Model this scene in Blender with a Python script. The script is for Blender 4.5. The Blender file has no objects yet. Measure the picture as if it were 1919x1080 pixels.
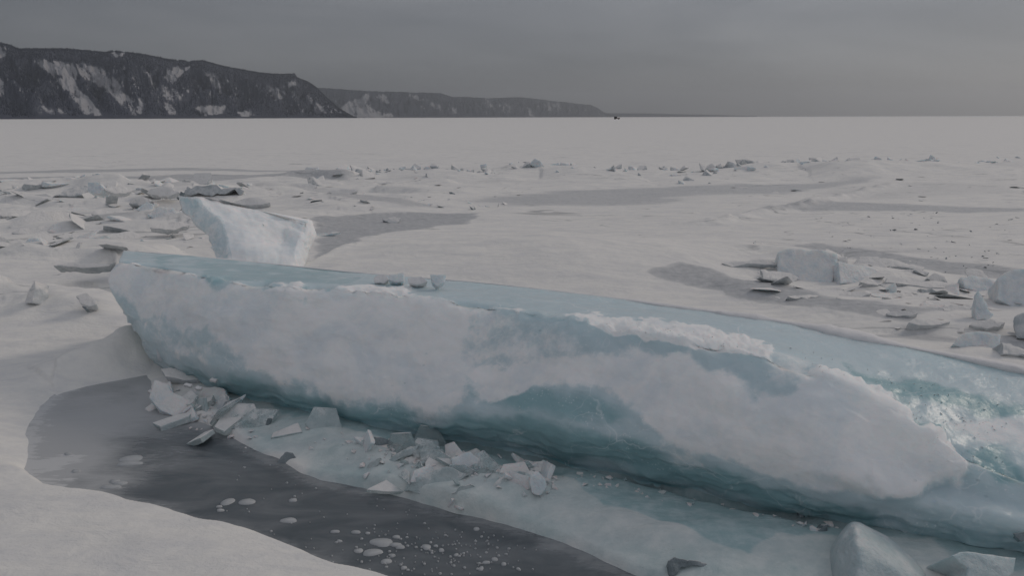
import bpy, bmesh, math, random
import numpy as np
from mathutils import Vector, Matrix

random.seed(11)
rng = np.random.default_rng(5)
SC = bpy.context.scene
COL = SC.collection

# ------------------------------------------------------------------ camera
CAM_H = 1.6
F = 1492.0                       # focal length in pixels of the 1919 px wide photograph
PITCH = math.atan((540 - 219.5) / F)
ROLL = math.radians(0.17)
cam = bpy.data.cameras.new('camera')
cam.sensor_width = 36.0
cam.lens = 36.0 * F / 1919.0
cam.clip_start = 0.05
cam.clip_end = 60000
cam_o = bpy.data.objects.new('camera', cam)
COL.objects.link(cam_o)
fw = Vector((0, math.cos(PITCH), -math.sin(PITCH)))
rt0 = Vector((1, 0, 0))
up0 = rt0.cross(fw)
up = up0 * math.cos(ROLL) + rt0 * math.sin(ROLL)
rt = rt0 * math.cos(ROLL) - up0 * math.sin(ROLL)
cam_o.matrix_world = Matrix(((rt.x, up.x, -fw.x, 0), (rt.y, up.y, -fw.y, 0), (rt.z, up.z, -fw.z, CAM_H), (0, 0, 0, 1)))
SC.camera = cam_o

# ------------------------------------------------------------------ sky, sun, exposure
SUN_EL, SUN_AZ = math.radians(33), math.radians(58)      # azimuth clockwise from the view direction (+y)
sun_dir = Vector((math.sin(SUN_AZ) * math.cos(SUN_EL), math.cos(SUN_AZ) * math.cos(SUN_EL), math.sin(SUN_EL)))
W = bpy.data.worlds.new('World')
SC.world = W
W.use_nodes = True
wn, wl = W.node_tree.nodes, W.node_tree.links
wn.clear()
def wnode(t, **k):
    n = wn.new(t)
    for a, b in k.items():
        setattr(n, a, b)
    return n
def wmath(op, a, b=None):
    n = wnode('ShaderNodeMath', operation=op)
    for i, v in enumerate((a, b)):
        if v is None:
            continue
        if isinstance(v, (int, float)):
            n.inputs[i].default_value = v
        else:
            wl.new(v, n.inputs[i])
    return n.outputs[0]
SKY_STRENGTH = 0.1
tc = wnode('ShaderNodeTexCoord')
sky = wnode('ShaderNodeTexSky', sky_type='NISHITA', sun_disc=False, sun_elevation=SUN_EL, sun_rotation=SUN_AZ)
sep = wnode('ShaderNodeSeparateXYZ')
wl.new(tc.outputs['Generated'], sep.inputs[0])
zz = wmath('MAXIMUM', sep.outputs['Z'], 0.0)
grad = wmath('ADD', wmath('MULTIPLY', zz, 0.75), 1.0)                       # overcast: the zenith is about three times the horizon
dot = wnode('ShaderNodeVectorMath', operation='DOT_PRODUCT')
wl.new(tc.outputs['Generated'], dot.inputs[0])
dot.inputs[1].default_value = sun_dir
glow = wmath('MULTIPLY', wmath('POWER', wmath('MAXIMUM', wmath('MULTIPLY', wmath('ADD', dot.outputs['Value'], 1.0), 0.5), 0.0), 3.0), 0.32)
mp = wnode('ShaderNodeMapping')
mp.inputs['Scale'].default_value = (1.6, 1.6, 7.5)
wl.new(tc.outputs['Generated'], mp.inputs[0])
nz = wnode('ShaderNodeTexNoise')
nz.inputs['Scale'].default_value = 1.5
nz.inputs['Detail'].default_value = 6
nz.inputs['Roughness'].default_value = 0.5
nz.inputs['Distortion'].default_value = 0.4
wl.new(mp.outputs[0], nz.inputs['Vector'])
cl = wmath('ADD', wmath('MULTIPLY', wmath('SUBTRACT', nz.outputs['Fac'], 0.5), 1.25), 1.0)
bank = wnode('ShaderNodeVectorMath', operation='DOT_PRODUCT')               # the cloud is thicker over the left shore, thinner to the right; brightened behind to light the slab front
wl.new(tc.outputs['Generated'], bank.inputs[0])
bank.inputs[1].default_value = (0.75, -0.66, 0.0)
thin = wmath('ADD', wmath('MULTIPLY', bank.outputs['Value'], 0.28), 1.0)
lum = wmath('MULTIPLY', wmath('MULTIPLY', wmath('MULTIPLY', grad, wmath('ADD', glow, 1.02)), thin), cl)
tint = wnode('ShaderNodeMixRGB')
tint.inputs[1].default_value = (1.52, 1.58, 1.78, 1)
tint.inputs[2].default_value = (1.58, 1.59, 1.68, 1)
wl.new(wmath('MULTIPLY', wmath('SUBTRACT', nz.outputs['Fac'], 0.3), 2.2), tint.inputs[0])
cloud = wnode('ShaderNodeVectorMath', operation='SCALE')
wl.new(tint.outputs[0], cloud.inputs[0])
wl.new(lum, cloud.inputs['Scale'])
mixs = wnode('ShaderNodeMixRGB')
mixs.inputs[0].default_value = 0.94                                        # nearly closed cloud cover over the clear sky
wl.new(sky.outputs[0], mixs.inputs[1])
wl.new(cloud.outputs[0], mixs.inputs[2])
bg = wnode('ShaderNodeBackground')
bg.inputs['Strength'].default_value = SKY_STRENGTH
wl.new(mixs.outputs[0], bg.inputs['Color'])
wo = wnode('ShaderNodeOutputWorld')
wl.new(bg.outputs[0], wo.inputs[0])

sun = bpy.data.lights.new('sun', 'SUN')
sun.energy = 0.58
sun.angle = math.radians(14)
sun.color = (1.0, 0.87, 0.74)
sun_o = bpy.data.objects.new('sun', sun)
COL.objects.link(sun_o)
sun_o.rotation_euler = (-sun_dir).to_track_quat('-Z', 'Y').to_euler()
SC.view_settings.view_transform = 'Standard'
SC.view_settings.look = 'None'
SC.view_settings.exposure = 0.2
SC.view_settings.gamma = 1.0
SC.view_settings.use_curve_mapping = False
SC.cycles.max_bounces = 6
SC.cycles.diffuse_bounces = 3
SC.cycles.glossy_bounces = 3
SC.cycles.transmission_bounces = 5

# ------------------------------------------------------------------ projection helpers
_c = np.array((0, 0, CAM_H))
_fw, _rt, _up = np.array(fw), np.array(rt), np.array(up)
def ray(px, py):
    return _fw * F + _rt * (px - 959.5) + _up * (540 - py)
def P(px, py, Y):
    d = ray(px, py)
    return _c + d * (Y / d[1])
def G(px, py, z=0.0):
    d = ray(px, py)
    return _c + d * ((z - CAM_H) / d[2])
def pix(p):
    q = p - _c
    w = q @ _fw
    return 959.5 + F * (q @ _rt) / w, 540 - F * (q @ _up) / w

# ------------------------------------------------------------------ numpy noise
def _h2(ix, iy, s):
    n = (ix.astype(np.int64) * 374761393 + iy.astype(np.int64) * 668265263 + s * 974634777) & 0x7fffffff
    n = ((n ^ (n >> 13)) * 1274126177) & 0x7fffffff
    n = n ^ (n >> 16)
    return (n & 0xffff) / 32767.5 - 1.0
def noise2(x, y, s=0):
    ix, iy = np.floor(x), np.floor(y)
    fx, fy = x - ix, y - iy
    ux, uy = fx * fx * fx * (fx * (fx * 6 - 15) + 10), fy * fy * fy * (fy * (fy * 6 - 15) + 10)
    a, b = _h2(ix, iy, s), _h2(ix + 1, iy, s)
    c, d = _h2(ix, iy + 1, s), _h2(ix + 1, iy + 1, s)
    return (a + (b - a) * ux) * (1 - uy) + (c + (d - c) * ux) * uy
def fbm2(x, y, o=4, s=0, g=0.5):
    r, a, t = 0, 1.0, 0
    ca, sa = 0.8, 0.6
    for i in range(o):
        r = r + a * noise2(x, y, s + i * 17)
        t += a
        a *= g
        x, y = (x * ca - y * sa) * 2.03 + 5.2, (x * sa + y * ca) * 2.03 + 1.3
    return r / t
def noise3(x, y, z, s=0):
    iz = np.floor(z)
    fz = z - iz
    uz = fz * fz * (3 - 2 * fz)
    def lay(k):
        ix, iy = np.floor(x), np.floor(y)
        fx, fy = x - ix, y - iy
        ux, uy = fx * fx * (3 - 2 * fx), fy * fy * (3 - 2 * fy)
        def h(a, b):
            n = (a.astype(np.int64) * 374761393 + b.astype(np.int64) * 668265263 + k.astype(np.int64) * 362437 + s * 974634777) & 0x7fffffff
            n = ((n ^ (n >> 13)) * 1274126177) & 0x7fffffff
            n = n ^ (n >> 16)
            return (n & 0xffff) / 32767.5 - 1.0
        a, b, c, d = h(ix, iy), h(ix + 1, iy), h(ix, iy + 1), h(ix + 1, iy + 1)
        return (a + (b - a) * ux) * (1 - uy) + (c + (d - c) * ux) * uy
    l0 = lay(iz)
    return l0 + (lay(iz + 1) - l0) * uz
def fbm3(p, sc, o=4, s=0, g=0.5):
    x, y, z = p[:, 0] / sc, p[:, 1] / sc, p[:, 2] / sc
    r, a, t = 0, 1.0, 0
    for i in range(o):
        r = r + a * noise3(x, y, z, s + 13 * i)
        t += a
        a *= g
        x, y, z = x * 2.03 + 3.1, y * 2.03 + 1.7, z * 2.03 + 9.2
    return r / t
def plates(x, y, sc, s=0, soft=0.06):
    """broken plates: every cell has its own height and tilt"""
    x, y = x / sc, y / sc
    ix, iy = np.floor(x), np.floor(y)
    best = np.full(x.shape, 9.0)
    b2 = np.full(x.shape, 9.0)
    out = np.zeros(x.shape)
    o2 = np.zeros(x.shape)
    for dx in (-1, 0, 1):
        for dy in (-1, 0, 1):
            cx, cy = ix + dx, iy + dy
            jx = cx + 0.5 + 0.42 * _h2(cx, cy, s)
            jy = cy + 0.5 + 0.42 * _h2(cx, cy, s + 1)
            d = np.maximum(np.abs(x - jx) * 0.8 + 0.35 * np.abs(y - jy), np.abs(y - jy))
            h = 0.5 * _h2(cx, cy, s + 2) + 0.8 * _h2(cx, cy, s + 3) * (x - jx) + 0.8 * _h2(cx, cy, s + 4) * (y - jy)
            m = d < best
            m2 = (~m) & (d < b2)
            o2 = np.where(m, out, np.where(m2, h, o2))
            b2 = np.where(m, best, np.where(m2, d, b2))
            out = np.where(m, h, out)
            best = np.where(m, d, best)
    w = 0.5 + 0.5 * np.clip((b2 - best) / soft, 0, 1)
    return out * w + o2 * (1 - w)
def sstep(a, b, x):
    t = np.clip((x - a) / (b - a), 0, 1)
    return t * t * (3 - 2 * t)
def sd_poly(poly, x, y, margin=None):
    """signed distance (negative inside) of points to a polygon; far points return a big value"""
    poly = np.asarray(poly, float)
    out = np.full(x.shape, 1e3)
    if margin is None:
        sel = np.ones(x.shape, bool)
    else:
        sel = (x > poly[:, 0].min() - margin) & (x < poly[:, 0].max() + margin) & (y > poly[:, 1].min() - margin) & (y < poly[:, 1].max() + margin)
    px, py = x[sel], y[sel]
    d = np.full(px.shape, 1e9)
    ins = np.zeros(px.shape, bool)
    n = len(poly)
    for i in range(n):
        ax, ay = poly[i]
        bx, by = poly[(i + 1) % n]
        ex, ey = bx - ax, by - ay
        L = ex * ex + ey * ey + 1e-12
        t = np.clip(((px - ax) * ex + (py - ay) * ey) / L, 0, 1)
        d = np.minimum(d, (px - ax - t * ex) ** 2 + (py - ay - t * ey) ** 2)
        if abs(by - ay) > 1e-12:
            ins ^= ((ay > py) != (by > py)) & (px < ex * (py - ay) / (by - ay) + ax)
    d = np.sqrt(d)
    out[sel] = np.where(ins, -d, d)
    return out
def line_d(pts, x, y):
    """distance to a polyline and the interpolated third coordinate"""
    pts = np.asarray(pts, float)
    best = np.full(x.shape, 1e9)
    val = np.zeros(x.shape)
    for i in range(len(pts) - 1):
        a, b = pts[i], pts[i + 1]
        ex, ey = b[0] - a[0], b[1] - a[1]
        t = np.clip(((x - a[0]) * ex + (y - a[1]) * ey) / (ex * ex + ey * ey + 1e-12), 0, 1)
        d = (x - a[0] - t * ex) ** 2 + (y - a[1] - t * ey) ** 2
        m = d < best
        best = np.where(m, d, best)
        val = np.where(m, a[2] + t * (b[2] - a[2]), val)
    return np.sqrt(best), val
def gpoly(pts, z=0.05):
    return [tuple(G(p[0], p[1], p[2] if len(p) > 2 else z)[:2]) for p in pts]

# ------------------------------------------------------------------ object helpers
def setp(o, label=None, cat=None, group=None, kind=None):
    if label: o['label'] = label
    if cat: o['category'] = cat
    if group: o['group'] = group
    if kind or cat: o['kind'] = kind or 'thing'
    return o
def grid_mesh(name, V, Fc, mat, attrs=None, smooth=True):
    me = bpy.data.meshes.new(name)
    V = np.asarray(V, np.float32)
    Fc = np.asarray(Fc, np.int32)
    k = Fc.shape[1]
    me.vertices.add(len(V))
    me.vertices.foreach_set('co', V.ravel())
    me.loops.add(Fc.size)
    me.loops.foreach_set('vertex_index', Fc.ravel())
    me.polygons.add(len(Fc))
    me.polygons.foreach_set('loop_start', np.arange(0, Fc.size, k, dtype=np.int32))
    me.polygons.foreach_set('use_smooth', np.full(len(Fc), smooth))
    for an, av in (attrs or {}).items():
        a = me.attributes.new(an, 'FLOAT', 'POINT')
        a.data.foreach_set('value', np.asarray(av, np.float32))
    me.update(calc_edges=True)
    me.validate()
    me.materials.append(mat)
    o = bpy.data.objects.new(name, me)
    COL.objects.link(o)
    return o
def grid_faces(nu, nv, wrap_u=False):
    """faces of a grid stored as [u][v]"""
    iu = np.arange(nu if wrap_u else nu - 1)
    iv = np.arange(nv - 1)
    A, B = np.meshgrid(iu, iv, indexing='ij')
    a = A * nv + B
    b = ((A + 1) % nu) * nv + B
    return np.stack([a, b, b + 1, a + 1], -1).reshape(-1, 4)
def mesh_obj(name, bm, mat, parent=None, smooth=False):
    me = bpy.data.meshes.new(name)
    bm.normal_update()
    for f in bm.faces:
        f.smooth = smooth
    bm.to_mesh(me)
    bm.free()
    me.materials.append(mat)
    o = bpy.data.objects.new(name, me)
    COL.objects.link(o)
    if parent:
        o.parent = parent
    return o

# ------------------------------------------------------------------ materials
class NT:
    def __init__(self, name):
        self.m = bpy.data.materials.new(name)
        self.m.use_nodes = True
        self.n, self.l = self.m.node_tree.nodes, self.m.node_tree.links
        self.n.clear()
        self.out = self.n.new('ShaderNodeOutputMaterial')
        self.b = self.n.new('ShaderNodeBsdfPrincipled')
        self.l.new(self.b.outputs[0], self.out.inputs[0])
        self.tc = self.n.new('ShaderNodeTexCoord')
        self.geo = self.n.new('ShaderNodeNewGeometry')
    def put(self, v, s):
        if isinstance(v, (int, float)):
            s.default_value = v
        elif isinstance(v, tuple):
            s.default_value = v if len(v) == 4 or s.type == 'VECTOR' else (*v, 1)
        else:
            self.l.new(v, s)
    def set(self, **k):
        for a, v in k.items():
            self.put(v, self.b.inputs[a.replace('_', ' ')])
    def math(self, op, a, b=0.0, clamp=False):
        n = self.n.new('ShaderNodeMath')
        n.operation = op
        n.use_clamp = clamp
        self.put(a, n.inputs[0]); self.put(b, n.inputs[1])
        return n.outputs[0]
    def ramp(self, v, lo, hi, a=0.0, b=1.0):
        n = self.n.new('ShaderNodeMapRange')
        n.interpolation_type = 'SMOOTHSTEP'
        self.put(v, n.inputs[0])
        for i, q in enumerate((lo, hi, a, b)):
            self.put(q, n.inputs[1 + i])
        return n.outputs[0]
    def noise(self, scale, detail=4, rough=0.55, stretch=None, distort=0.0, vec=None):
        v = vec or self.geo.outputs['Position']
        if stretch:
            m = self.n.new('ShaderNodeMapping')
            m.inputs['Scale'].default_value = stretch
            self.l.new(v, m.inputs[0])
            v = m.outputs[0]
        n = self.n.new('ShaderNodeTexNoise')
        self.l.new(v, n.inputs['Vector'])
        n.inputs['Scale'].default_value = scale
        n.inputs['Detail'].default_value = detail
        n.inputs['Roughness'].default_value = rough
        n.inputs['Distortion'].default_value = distort
        return n.outputs['Fac']
    def voro(self, scale, feature='F1', stretch=None, out='Distance'):
        v = self.geo.outputs['Position']
        if stretch:
            m = self.n.new('ShaderNodeMapping')
            m.inputs['Scale'].default_value = stretch
            self.l.new(v, m.inputs[0])
            v = m.outputs[0]
        n = self.n.new('ShaderNodeTexVoronoi')
        n.feature = feature
        self.l.new(v, n.inputs['Vector'])
        n.inputs['Scale'].default_value = scale
        return n.outputs[out]
    def mix(self, f, a, b):
        n = self.n.new('ShaderNodeMixRGB')
        self.put(f, n.inputs[0]); self.put(a, n.inputs[1]); self.put(b, n.inputs[2])
        return n.outputs[0]
    def attr(self, name):
        n = self.n.new('ShaderNodeAttribute')
        n.attribute_name = name
        return n.outputs['Fac']
    def bump(self, h, strength, dist, prev=None):
        n = self.n.new('ShaderNodeBump')
        n.inputs['Strength'].default_value = strength
        n.inputs['Distance'].default_value = dist
        self.l.new(h, n.inputs['Height'])
        if prev:
            self.l.new(prev, n.inputs['Normal'])
        self.l.new(n.outputs[0], self.b.inputs['Normal'])
        return n.outputs[0]
    def nz(self):
        s = self.n.new('ShaderNodeSeparateXYZ')
        self.l.new(self.geo.outputs['Normal'], s.inputs[0])
        return s.outputs['Z']

SNOW = (0.80, 0.785, 0.775)
# --- ground: snow, wind-polished bare ice, green-blue ice shelf
g = NT('snow_and_bare_ice')
n1 = g.noise(1.7, 6, 0.6)
n2 = g.noise(14, 5, 0.65)
n3 = g.noise(2.2, 6, 0.62, (1, 3.2, 1), 0.6)
bare = g.ramp(g.math('ADD', g.attr('bare'), g.math('MULTIPLY', g.math('SUBTRACT', n3, 0.5), 0.75)), 0.38, 0.66)
teal = g.ramp(g.math('ADD', g.attr('teal'), g.math('MULTIPLY', g.math('SUBTRACT', n1, 0.5), 0.6)), 0.3, 0.75)
snowc = g.mix(g.ramp(g.math('ADD', g.math('MULTIPLY', n3, 0.7), g.math('MULTIPLY', n2, 0.3)), 0.32, 0.66), (0.73, 0.72, 0.705), (0.86, 0.835, 0.785))
barec = g.mix(g.ramp(n2, 0.3, 0.75), (0.42, 0.43, 0.435), (0.58, 0.58, 0.58))
tealc = g.mix(g.ramp(n2, 0.35, 0.7), (0.36, 0.50, 0.51), (0.52, 0.62, 0.625))
c = g.mix(g.math('MULTIPLY', bare, g.math('MULTIPLY', g.attr('bare'), 0.95)), snowc, barec)
c = g.mix(teal, c, tealc)
def crustline(scale, w, stretch, lo):
    n_ = g.noise(scale, 5, 0.5, stretch, 0.8)
    return g.math('MULTIPLY', g.ramp(g.math('ABSOLUTE', g.math('SUBTRACT', n_, 0.5)), 0.0, w, 1.0, 0.0), g.ramp(g.noise(scale * 1.7, 3, 0.5), lo, lo + 0.1))
crust = g.math('MULTIPLY', g.math('MAXIMUM', crustline(0.34, 0.007, (0.6, 1.5, 1), 0.46), crustline(0.9, 0.010, (0.5, 1.6, 1), 0.53)), g.attr('mid'))
c = g.mix(g.math('MULTIPLY', crust, 0.6), c, (0.30, 0.31, 0.315))
g.set(Base_Color=c, Roughness=g.math('SUBTRACT', 0.78, g.math('MULTIPLY', bare, 0.36)), IOR=1.31)
b1 = g.bump(g.noise(4, 7, 0.6, (0.9, 1.9, 1), 0.5), 0.36, 0.06)
b2 = g.bump(g.noise(26, 5, 0.65, (1, 1.6, 1)), 0.25, 0.02, g.bump(crust, -0.5, 0.05, b1))
g.bump(g.noise(130, 4, 0.75), 0.22, 0.008, b2)
M_GROUND = g.m

# --- pure snow for caps and rims
g = NT('packed_snow')
g.set(Base_Color=g.mix(g.noise(8, 4), (0.76, 0.75, 0.745), (0.83, 0.815, 0.80)), Roughness=0.8, IOR=1.31)
b1 = g.bump(g.noise(11, 6, 0.6), 0.4, 0.03)
g.bump(g.noise(90, 4, 0.7), 0.15, 0.01, b1)
M_SNOW = g.m

# --- the big slab: frosted bubbly ice against clear turquoise ice
g = NT('turquoise_slab_ice')
n1 = g.noise(5.5, 7, 0.62, (1, 1, 1.3), 0.5)
n2 = g.noise(26, 6, 0.68)
n3 = g.noise(9, 6, 0.6, (0.6, 0.6, 3.5), 0.8)
cl = g.ramp(g.math('ADD', g.attr('cloud'), g.math('ADD', g.math('MULTIPLY', g.math('SUBTRACT', n1, 0.5), 1.0), g.math('MULTIPLY', g.math('SUBTRACT', n2, 0.5), 0.5))), 0.34, 0.74)
dp = g.ramp(g.math('ADD', g.attr('deep'), g.math('MULTIPLY', g.math('SUBTRACT', n3, 0.5), 0.7)), 0.2, 0.9)
clear = g.mix(n3, (0.52, 0.645, 0.685), (0.64, 0.735, 0.76))
deep = g.mix(n3, (0.25, 0.43, 0.46), (0.38, 0.55, 0.58))
c = g.mix(dp, clear, deep)
n4 = g.noise(3.1, 7, 0.62, (1, 1, 1.2), 0.7)
frost = g.mix(g.ramp(g.math('ADD', g.math('MULTIPLY', n2, 0.2), g.math('MULTIPLY', n4, 0.8)), 0.34, 0.64), (0.78, 0.82, 0.84), (0.95, 0.94, 0.915))
c = g.mix(cl, c, frost)
# hairline fractures and trapped bubbles inside the ice
fvec = g.n.new('ShaderNodeVectorMath'); fvec.operation = 'ADD'
fn = g.n.new('ShaderNodeTexNoise'); fn.inputs['Scale'].default_value = 3.0; fn.inputs['Detail'].default_value = 4
g.l.new(g.geo.outputs['Position'], fn.inputs['Vector'])
fs = g.n.new('ShaderNodeVectorMath'); fs.operation = 'SCALE'; fs.inputs['Scale'].default_value = 0.35
g.l.new(fn.outputs['Color'], fs.inputs[0])
g.l.new(g.geo.outputs['Position'], fvec.inputs[0]); g.l.new(fs.outputs[0], fvec.inputs[1])
def cracks(scale, w, stretch):
    m = g.n.new('ShaderNodeMapping'); m.inputs['Scale'].default_value = stretch
    g.l.new(fvec.outputs[0], m.inputs[0])
    v = g.n.new('ShaderNodeTexVoronoi'); v.feature = 'DISTANCE_TO_EDGE'; v.inputs['Scale'].default_value = scale
    g.l.new(m.outputs[0], v.inputs['Vector'])
    return g.ramp(v.outputs['Distance'], 0.0, w, 1.0, 0.0)
gate = g.ramp(g.noise(2.3, 4, 0.6), 0.46, 0.62)
ck = g.math('MULTIPLY', g.math('MAXIMUM', cracks(1.9, 0.012, (1, 1, 1.6)), g.math('MULTIPLY', cracks(5.5, 0.02, (0.7, 0.7, 1.8)), 0.6)), gate)
c = g.mix(g.math('MULTIPLY', ck, 0.55), c, (0.93, 0.94, 0.94))
bub = g.math('MULTIPLY', g.ramp(g.voro(60, 'F1'), 0.16, 0.26, 1.0, 0.0), g.ramp(g.noise(4.0, 5, 0.65), 0.5, 0.66))
c = g.mix(g.math('MULTIPLY', bub, 0.5), c, (0.90, 0.92, 0.92))
pit = g.math('MULTIPLY', g.ramp(g.voro(11, 'F1', (1, 1, 1.7)), 0.05, 0.13, 1.0, 0.0), g.ramp(g.noise(1.9, 4, 0.6, (1.3, 1, 1)), 0.52, 0.62))
c = g.mix(g.math('MULTIPLY', pit, 0.45), c, (0.30, 0.42, 0.45))
g.set(Base_Color=c, Roughness=g.math('ADD', 0.30, g.math('MULTIPLY', cl, 0.4)), IOR=1.31,
      Subsurface_Weight=0.6, Subsurface_Radius=(0.7, 0.95, 1.0), Subsurface_Scale=0.2)
b1 = g.bump(g.noise(4.5, 5, 0.52, (1, 1, 2.2), 0.4), 0.24, 0.06)
b2 = g.bump(n2, 0.09, 0.02, b1)
b3 = g.bump(g.voro(7, 'DISTANCE_TO_EDGE', (0.55, 0.55, 1.5)), 0.16, 0.06, b2)
b4 = g.bump(g.math('ADD', ck, pit), -0.25, 0.012, b3)
g.bump(g.noise(75, 4, 0.7), 0.12, 0.008, b4)
M_SLAB = g.m

# --- loose ice pieces: grey-blue glassy sides, snow where they face up
def piece_mat(name, dark, light, snow_lo, snow_hi, rough=0.28, trans=0.0, sss=0.0):
    g = NT(name)
    n1 = g.noise(13, 6, 0.62)
    n2 = g.noise(40, 5, 0.65)
    c = g.mix(g.ramp(n1, 0.3, 0.7), dark, light)
    s = g.ramp(g.math('ADD', g.nz(), g.math('MULTIPLY', g.math('SUBTRACT', n1, 0.5), 0.7)), snow_lo, snow_hi)
    g.set(Base_Color=g.mix(s, c, (0.81, 0.79, 0.76)), Roughness=g.math('ADD', rough, g.math('MULTIPLY', s, 0.45)), IOR=1.31)
    if trans:
        g.set(Transmission_Weight=g.math('MULTIPLY', g.math('SUBTRACT', 1.0, s), trans))
    if sss:
        g.set(Subsurface_Weight=sss, Subsurface_Radius=(0.5, 0.9, 1.0), Subsurface_Scale=0.04)
    b1 = g.bump(g.noise(9, 6, 0.62), 0.75, 0.04)
    g.bump(n2, 0.35, 0.015, b1)
    return g.m
M_CHUNK = piece_mat('broken_ice', (0.44, 0.48, 0.50), (0.66, 0.68, 0.69), 0.35, 0.75)
M_DARK = piece_mat('clear_dark_ice', (0.22, 0.27, 0.29), (0.42, 0.47, 0.49), 0.7, 1.0, 0.15, 0.35)
M_GREEN = piece_mat('greenish_ice', (0.54, 0.65, 0.66), (0.72, 0.78, 0.78), 0.6, 0.95, 0.2, 0.3)
M_PALE = piece_mat('frosted_ice', (0.64, 0.70, 0.725), (0.80, 0.815, 0.82), 0.45, 0.9, 0.35, 0.0, 0.5)

M_PLATE = piece_mat('snowy_plate', (0.40, 0.44, 0.455), (0.62, 0.645, 0.65), 0.25, 0.55, 0.3)
M_BLUISH = piece_mat('bluish_ice', (0.44, 0.53, 0.545), (0.56, 0.625, 0.635), 0.75, 1.35, 0.4, 0.0, 0.4)
M_SNOWSLAB = piece_mat('snow_covered_slab', (0.55, 0.585, 0.60), (0.72, 0.73, 0.73), 0.15, 0.5, 0.4)
M_CLEAR = piece_mat('clear_ice', (0.68, 0.80, 0.81), (0.90, 0.94, 0.94), 0.7, 1.0, 0.10, 0.75)
# --- dark new ice of the pool
g = NT('dark_pool_ice')
n1 = g.noise(2.6, 7, 0.6, (1, 2.2, 1), 0.8)
n2 = g.noise(22, 6, 0.7, (0.6, 2.4, 1), 0.3)
fr = g.ramp(g.math('ADD', g.attr('frost'), g.math('ADD', g.math('MULTIPLY', g.math('SUBTRACT', n1, 0.5), 0.6), g.math('MULTIPLY', g.math('SUBTRACT', n2, 0.5), 0.6))), 0.05, 1.05)
rime = g.ramp(g.math('ADD', g.attr('rime'), g.math('MULTIPLY', g.math('SUBTRACT', g.noise(16, 6, 0.68, (0.35, 1.5, 1), 0.3), 0.5), 1.5)), 0.55, 0.8)
fr = g.math('MAXIMUM', g.math('MULTIPLY', fr, 0.75), rime)
c = g.mix(g.ramp(n1, 0.3, 0.75), (0.085, 0.102, 0.113), (0.17, 0.185, 0.195))
g.set(Base_Color=g.mix(fr, c, (0.56, 0.565, 0.565)), Roughness=g.math('ADD', 0.2, g.math('MULTIPLY', fr, 0.4)), IOR=1.31)
b1 = g.bump(g.noise(2.0, 5, 0.55), 0.08, 0.04)
g.bump(g.voro(3.5, 'DISTANCE_TO_EDGE'), 0.03, 0.01, b1)
M_POOL = g.m
g = NT('white_gas_bubble')
g.set(Base_Color=g.mix(g.noise(30, 5), (0.34, 0.36, 0.37), (0.52, 0.53, 0.535)), Roughness=0.4, IOR=1.31)
M_BUBBLE = g.m

# --- hills
def hill_mat(name, snow_amt):
    g = NT(name)
    n1 = g.noise(0.012, 8, 0.65)
    n2 = g.noise(0.05, 6, 0.7)
    s = g.ramp(g.math('ADD', g.attr('snow'), g.math('MULTIPLY', g.math('SUBTRACT', n2, 0.5), 0.7)), 0.30, 0.62)
    rock = g.mix(n2, (0.30, 0.295, 0.30), (0.62, 0.61, 0.62))
    c = g.mix(n1, (0.022, 0.029, 0.05), (0.055, 0.063, 0.092))
    g.set(Base_Color=g.mix(g.math('MULTIPLY', s, snow_amt), c, rock), Roughness=0.9)
    g.bump(n2, 0.5, 6.0)
    return g.m
M_HILL = hill_mat('wooded_hillside', 0.8)
g = NT('winter_conifers')
g.set(Base_Color=g.mix(g.noise(0.02, 4), (0.010, 0.016, 0.036), (0.028, 0.036, 0.066)), Roughness=0.95)
M_TREE = g.m
def plain(name, col, rough, metal=0.0):
    g = NT(name)
    g.set(Base_Color=g.mix(g.noise(6, 3), tuple(0.85 * v for v in col), tuple(1.15 * v for v in col)), Roughness=rough, Metallic=metal)
    return g.m

# ------------------------------------------------------------------ ground
pool_px = [(300, 690), (230, 706), (150, 719), (105, 737), (78, 765), (58, 800), (45, 850), (42, 882),
           (100, 895, .07), (150, 905, .07), (230, 915, .07), (300, 930, .07), (350, 950, .07), (400, 964, .07), (440, 971, .07), (490, 985, .07), (550, 1008, .07),
           (620, 1035, .07), (700, 1060, .07), (770, 1082, .07), (900, 1130, .07), (1100, 1200, .07), (1400, 1330, .07), (1750, 1330, .02),
           (1400, 1180), (1180, 1080), (1090, 1041), (1000, 1003), (900, 975), (850, 967), (780, 944), (740, 934), (680, 920), (640, 912),
           (600, 905), (560, 889), (520, 866), (470, 848), (430, 822), (395, 803), (375, 795), (320, 775), (285, 760), (278, 725)]
POOL = gpoly(pool_px, 0.0)
bank_near = np.array([(*G(x, y, .07)[:2], 1) for x, y in [(42, 882), (230, 915), (440, 971), (620, 1035), (770, 1082), (1100, 1200), (1400, 1330)]])
bank_left = np.array([(*G(x, y, 0)[:2], 1) for x, y in [(300, 690), (150, 719), (78, 765), (45, 850), (42, 882)]])
apron_edge = np.array([(*G(x, y, 0)[:2], 1) for x, y in [(278, 725), (285, 760), (375, 795), (470, 848), (600, 905), (740, 934), (900, 975), (1090, 1041), (1180, 1080), (1400, 1180)]])
def L3(pts, zg=0.05):
    """ridge lines: (px, py, crest height)"""
    return np.array([(*G(x, y, z + zg)[:2], z) for x, y, z in pts])
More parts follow.
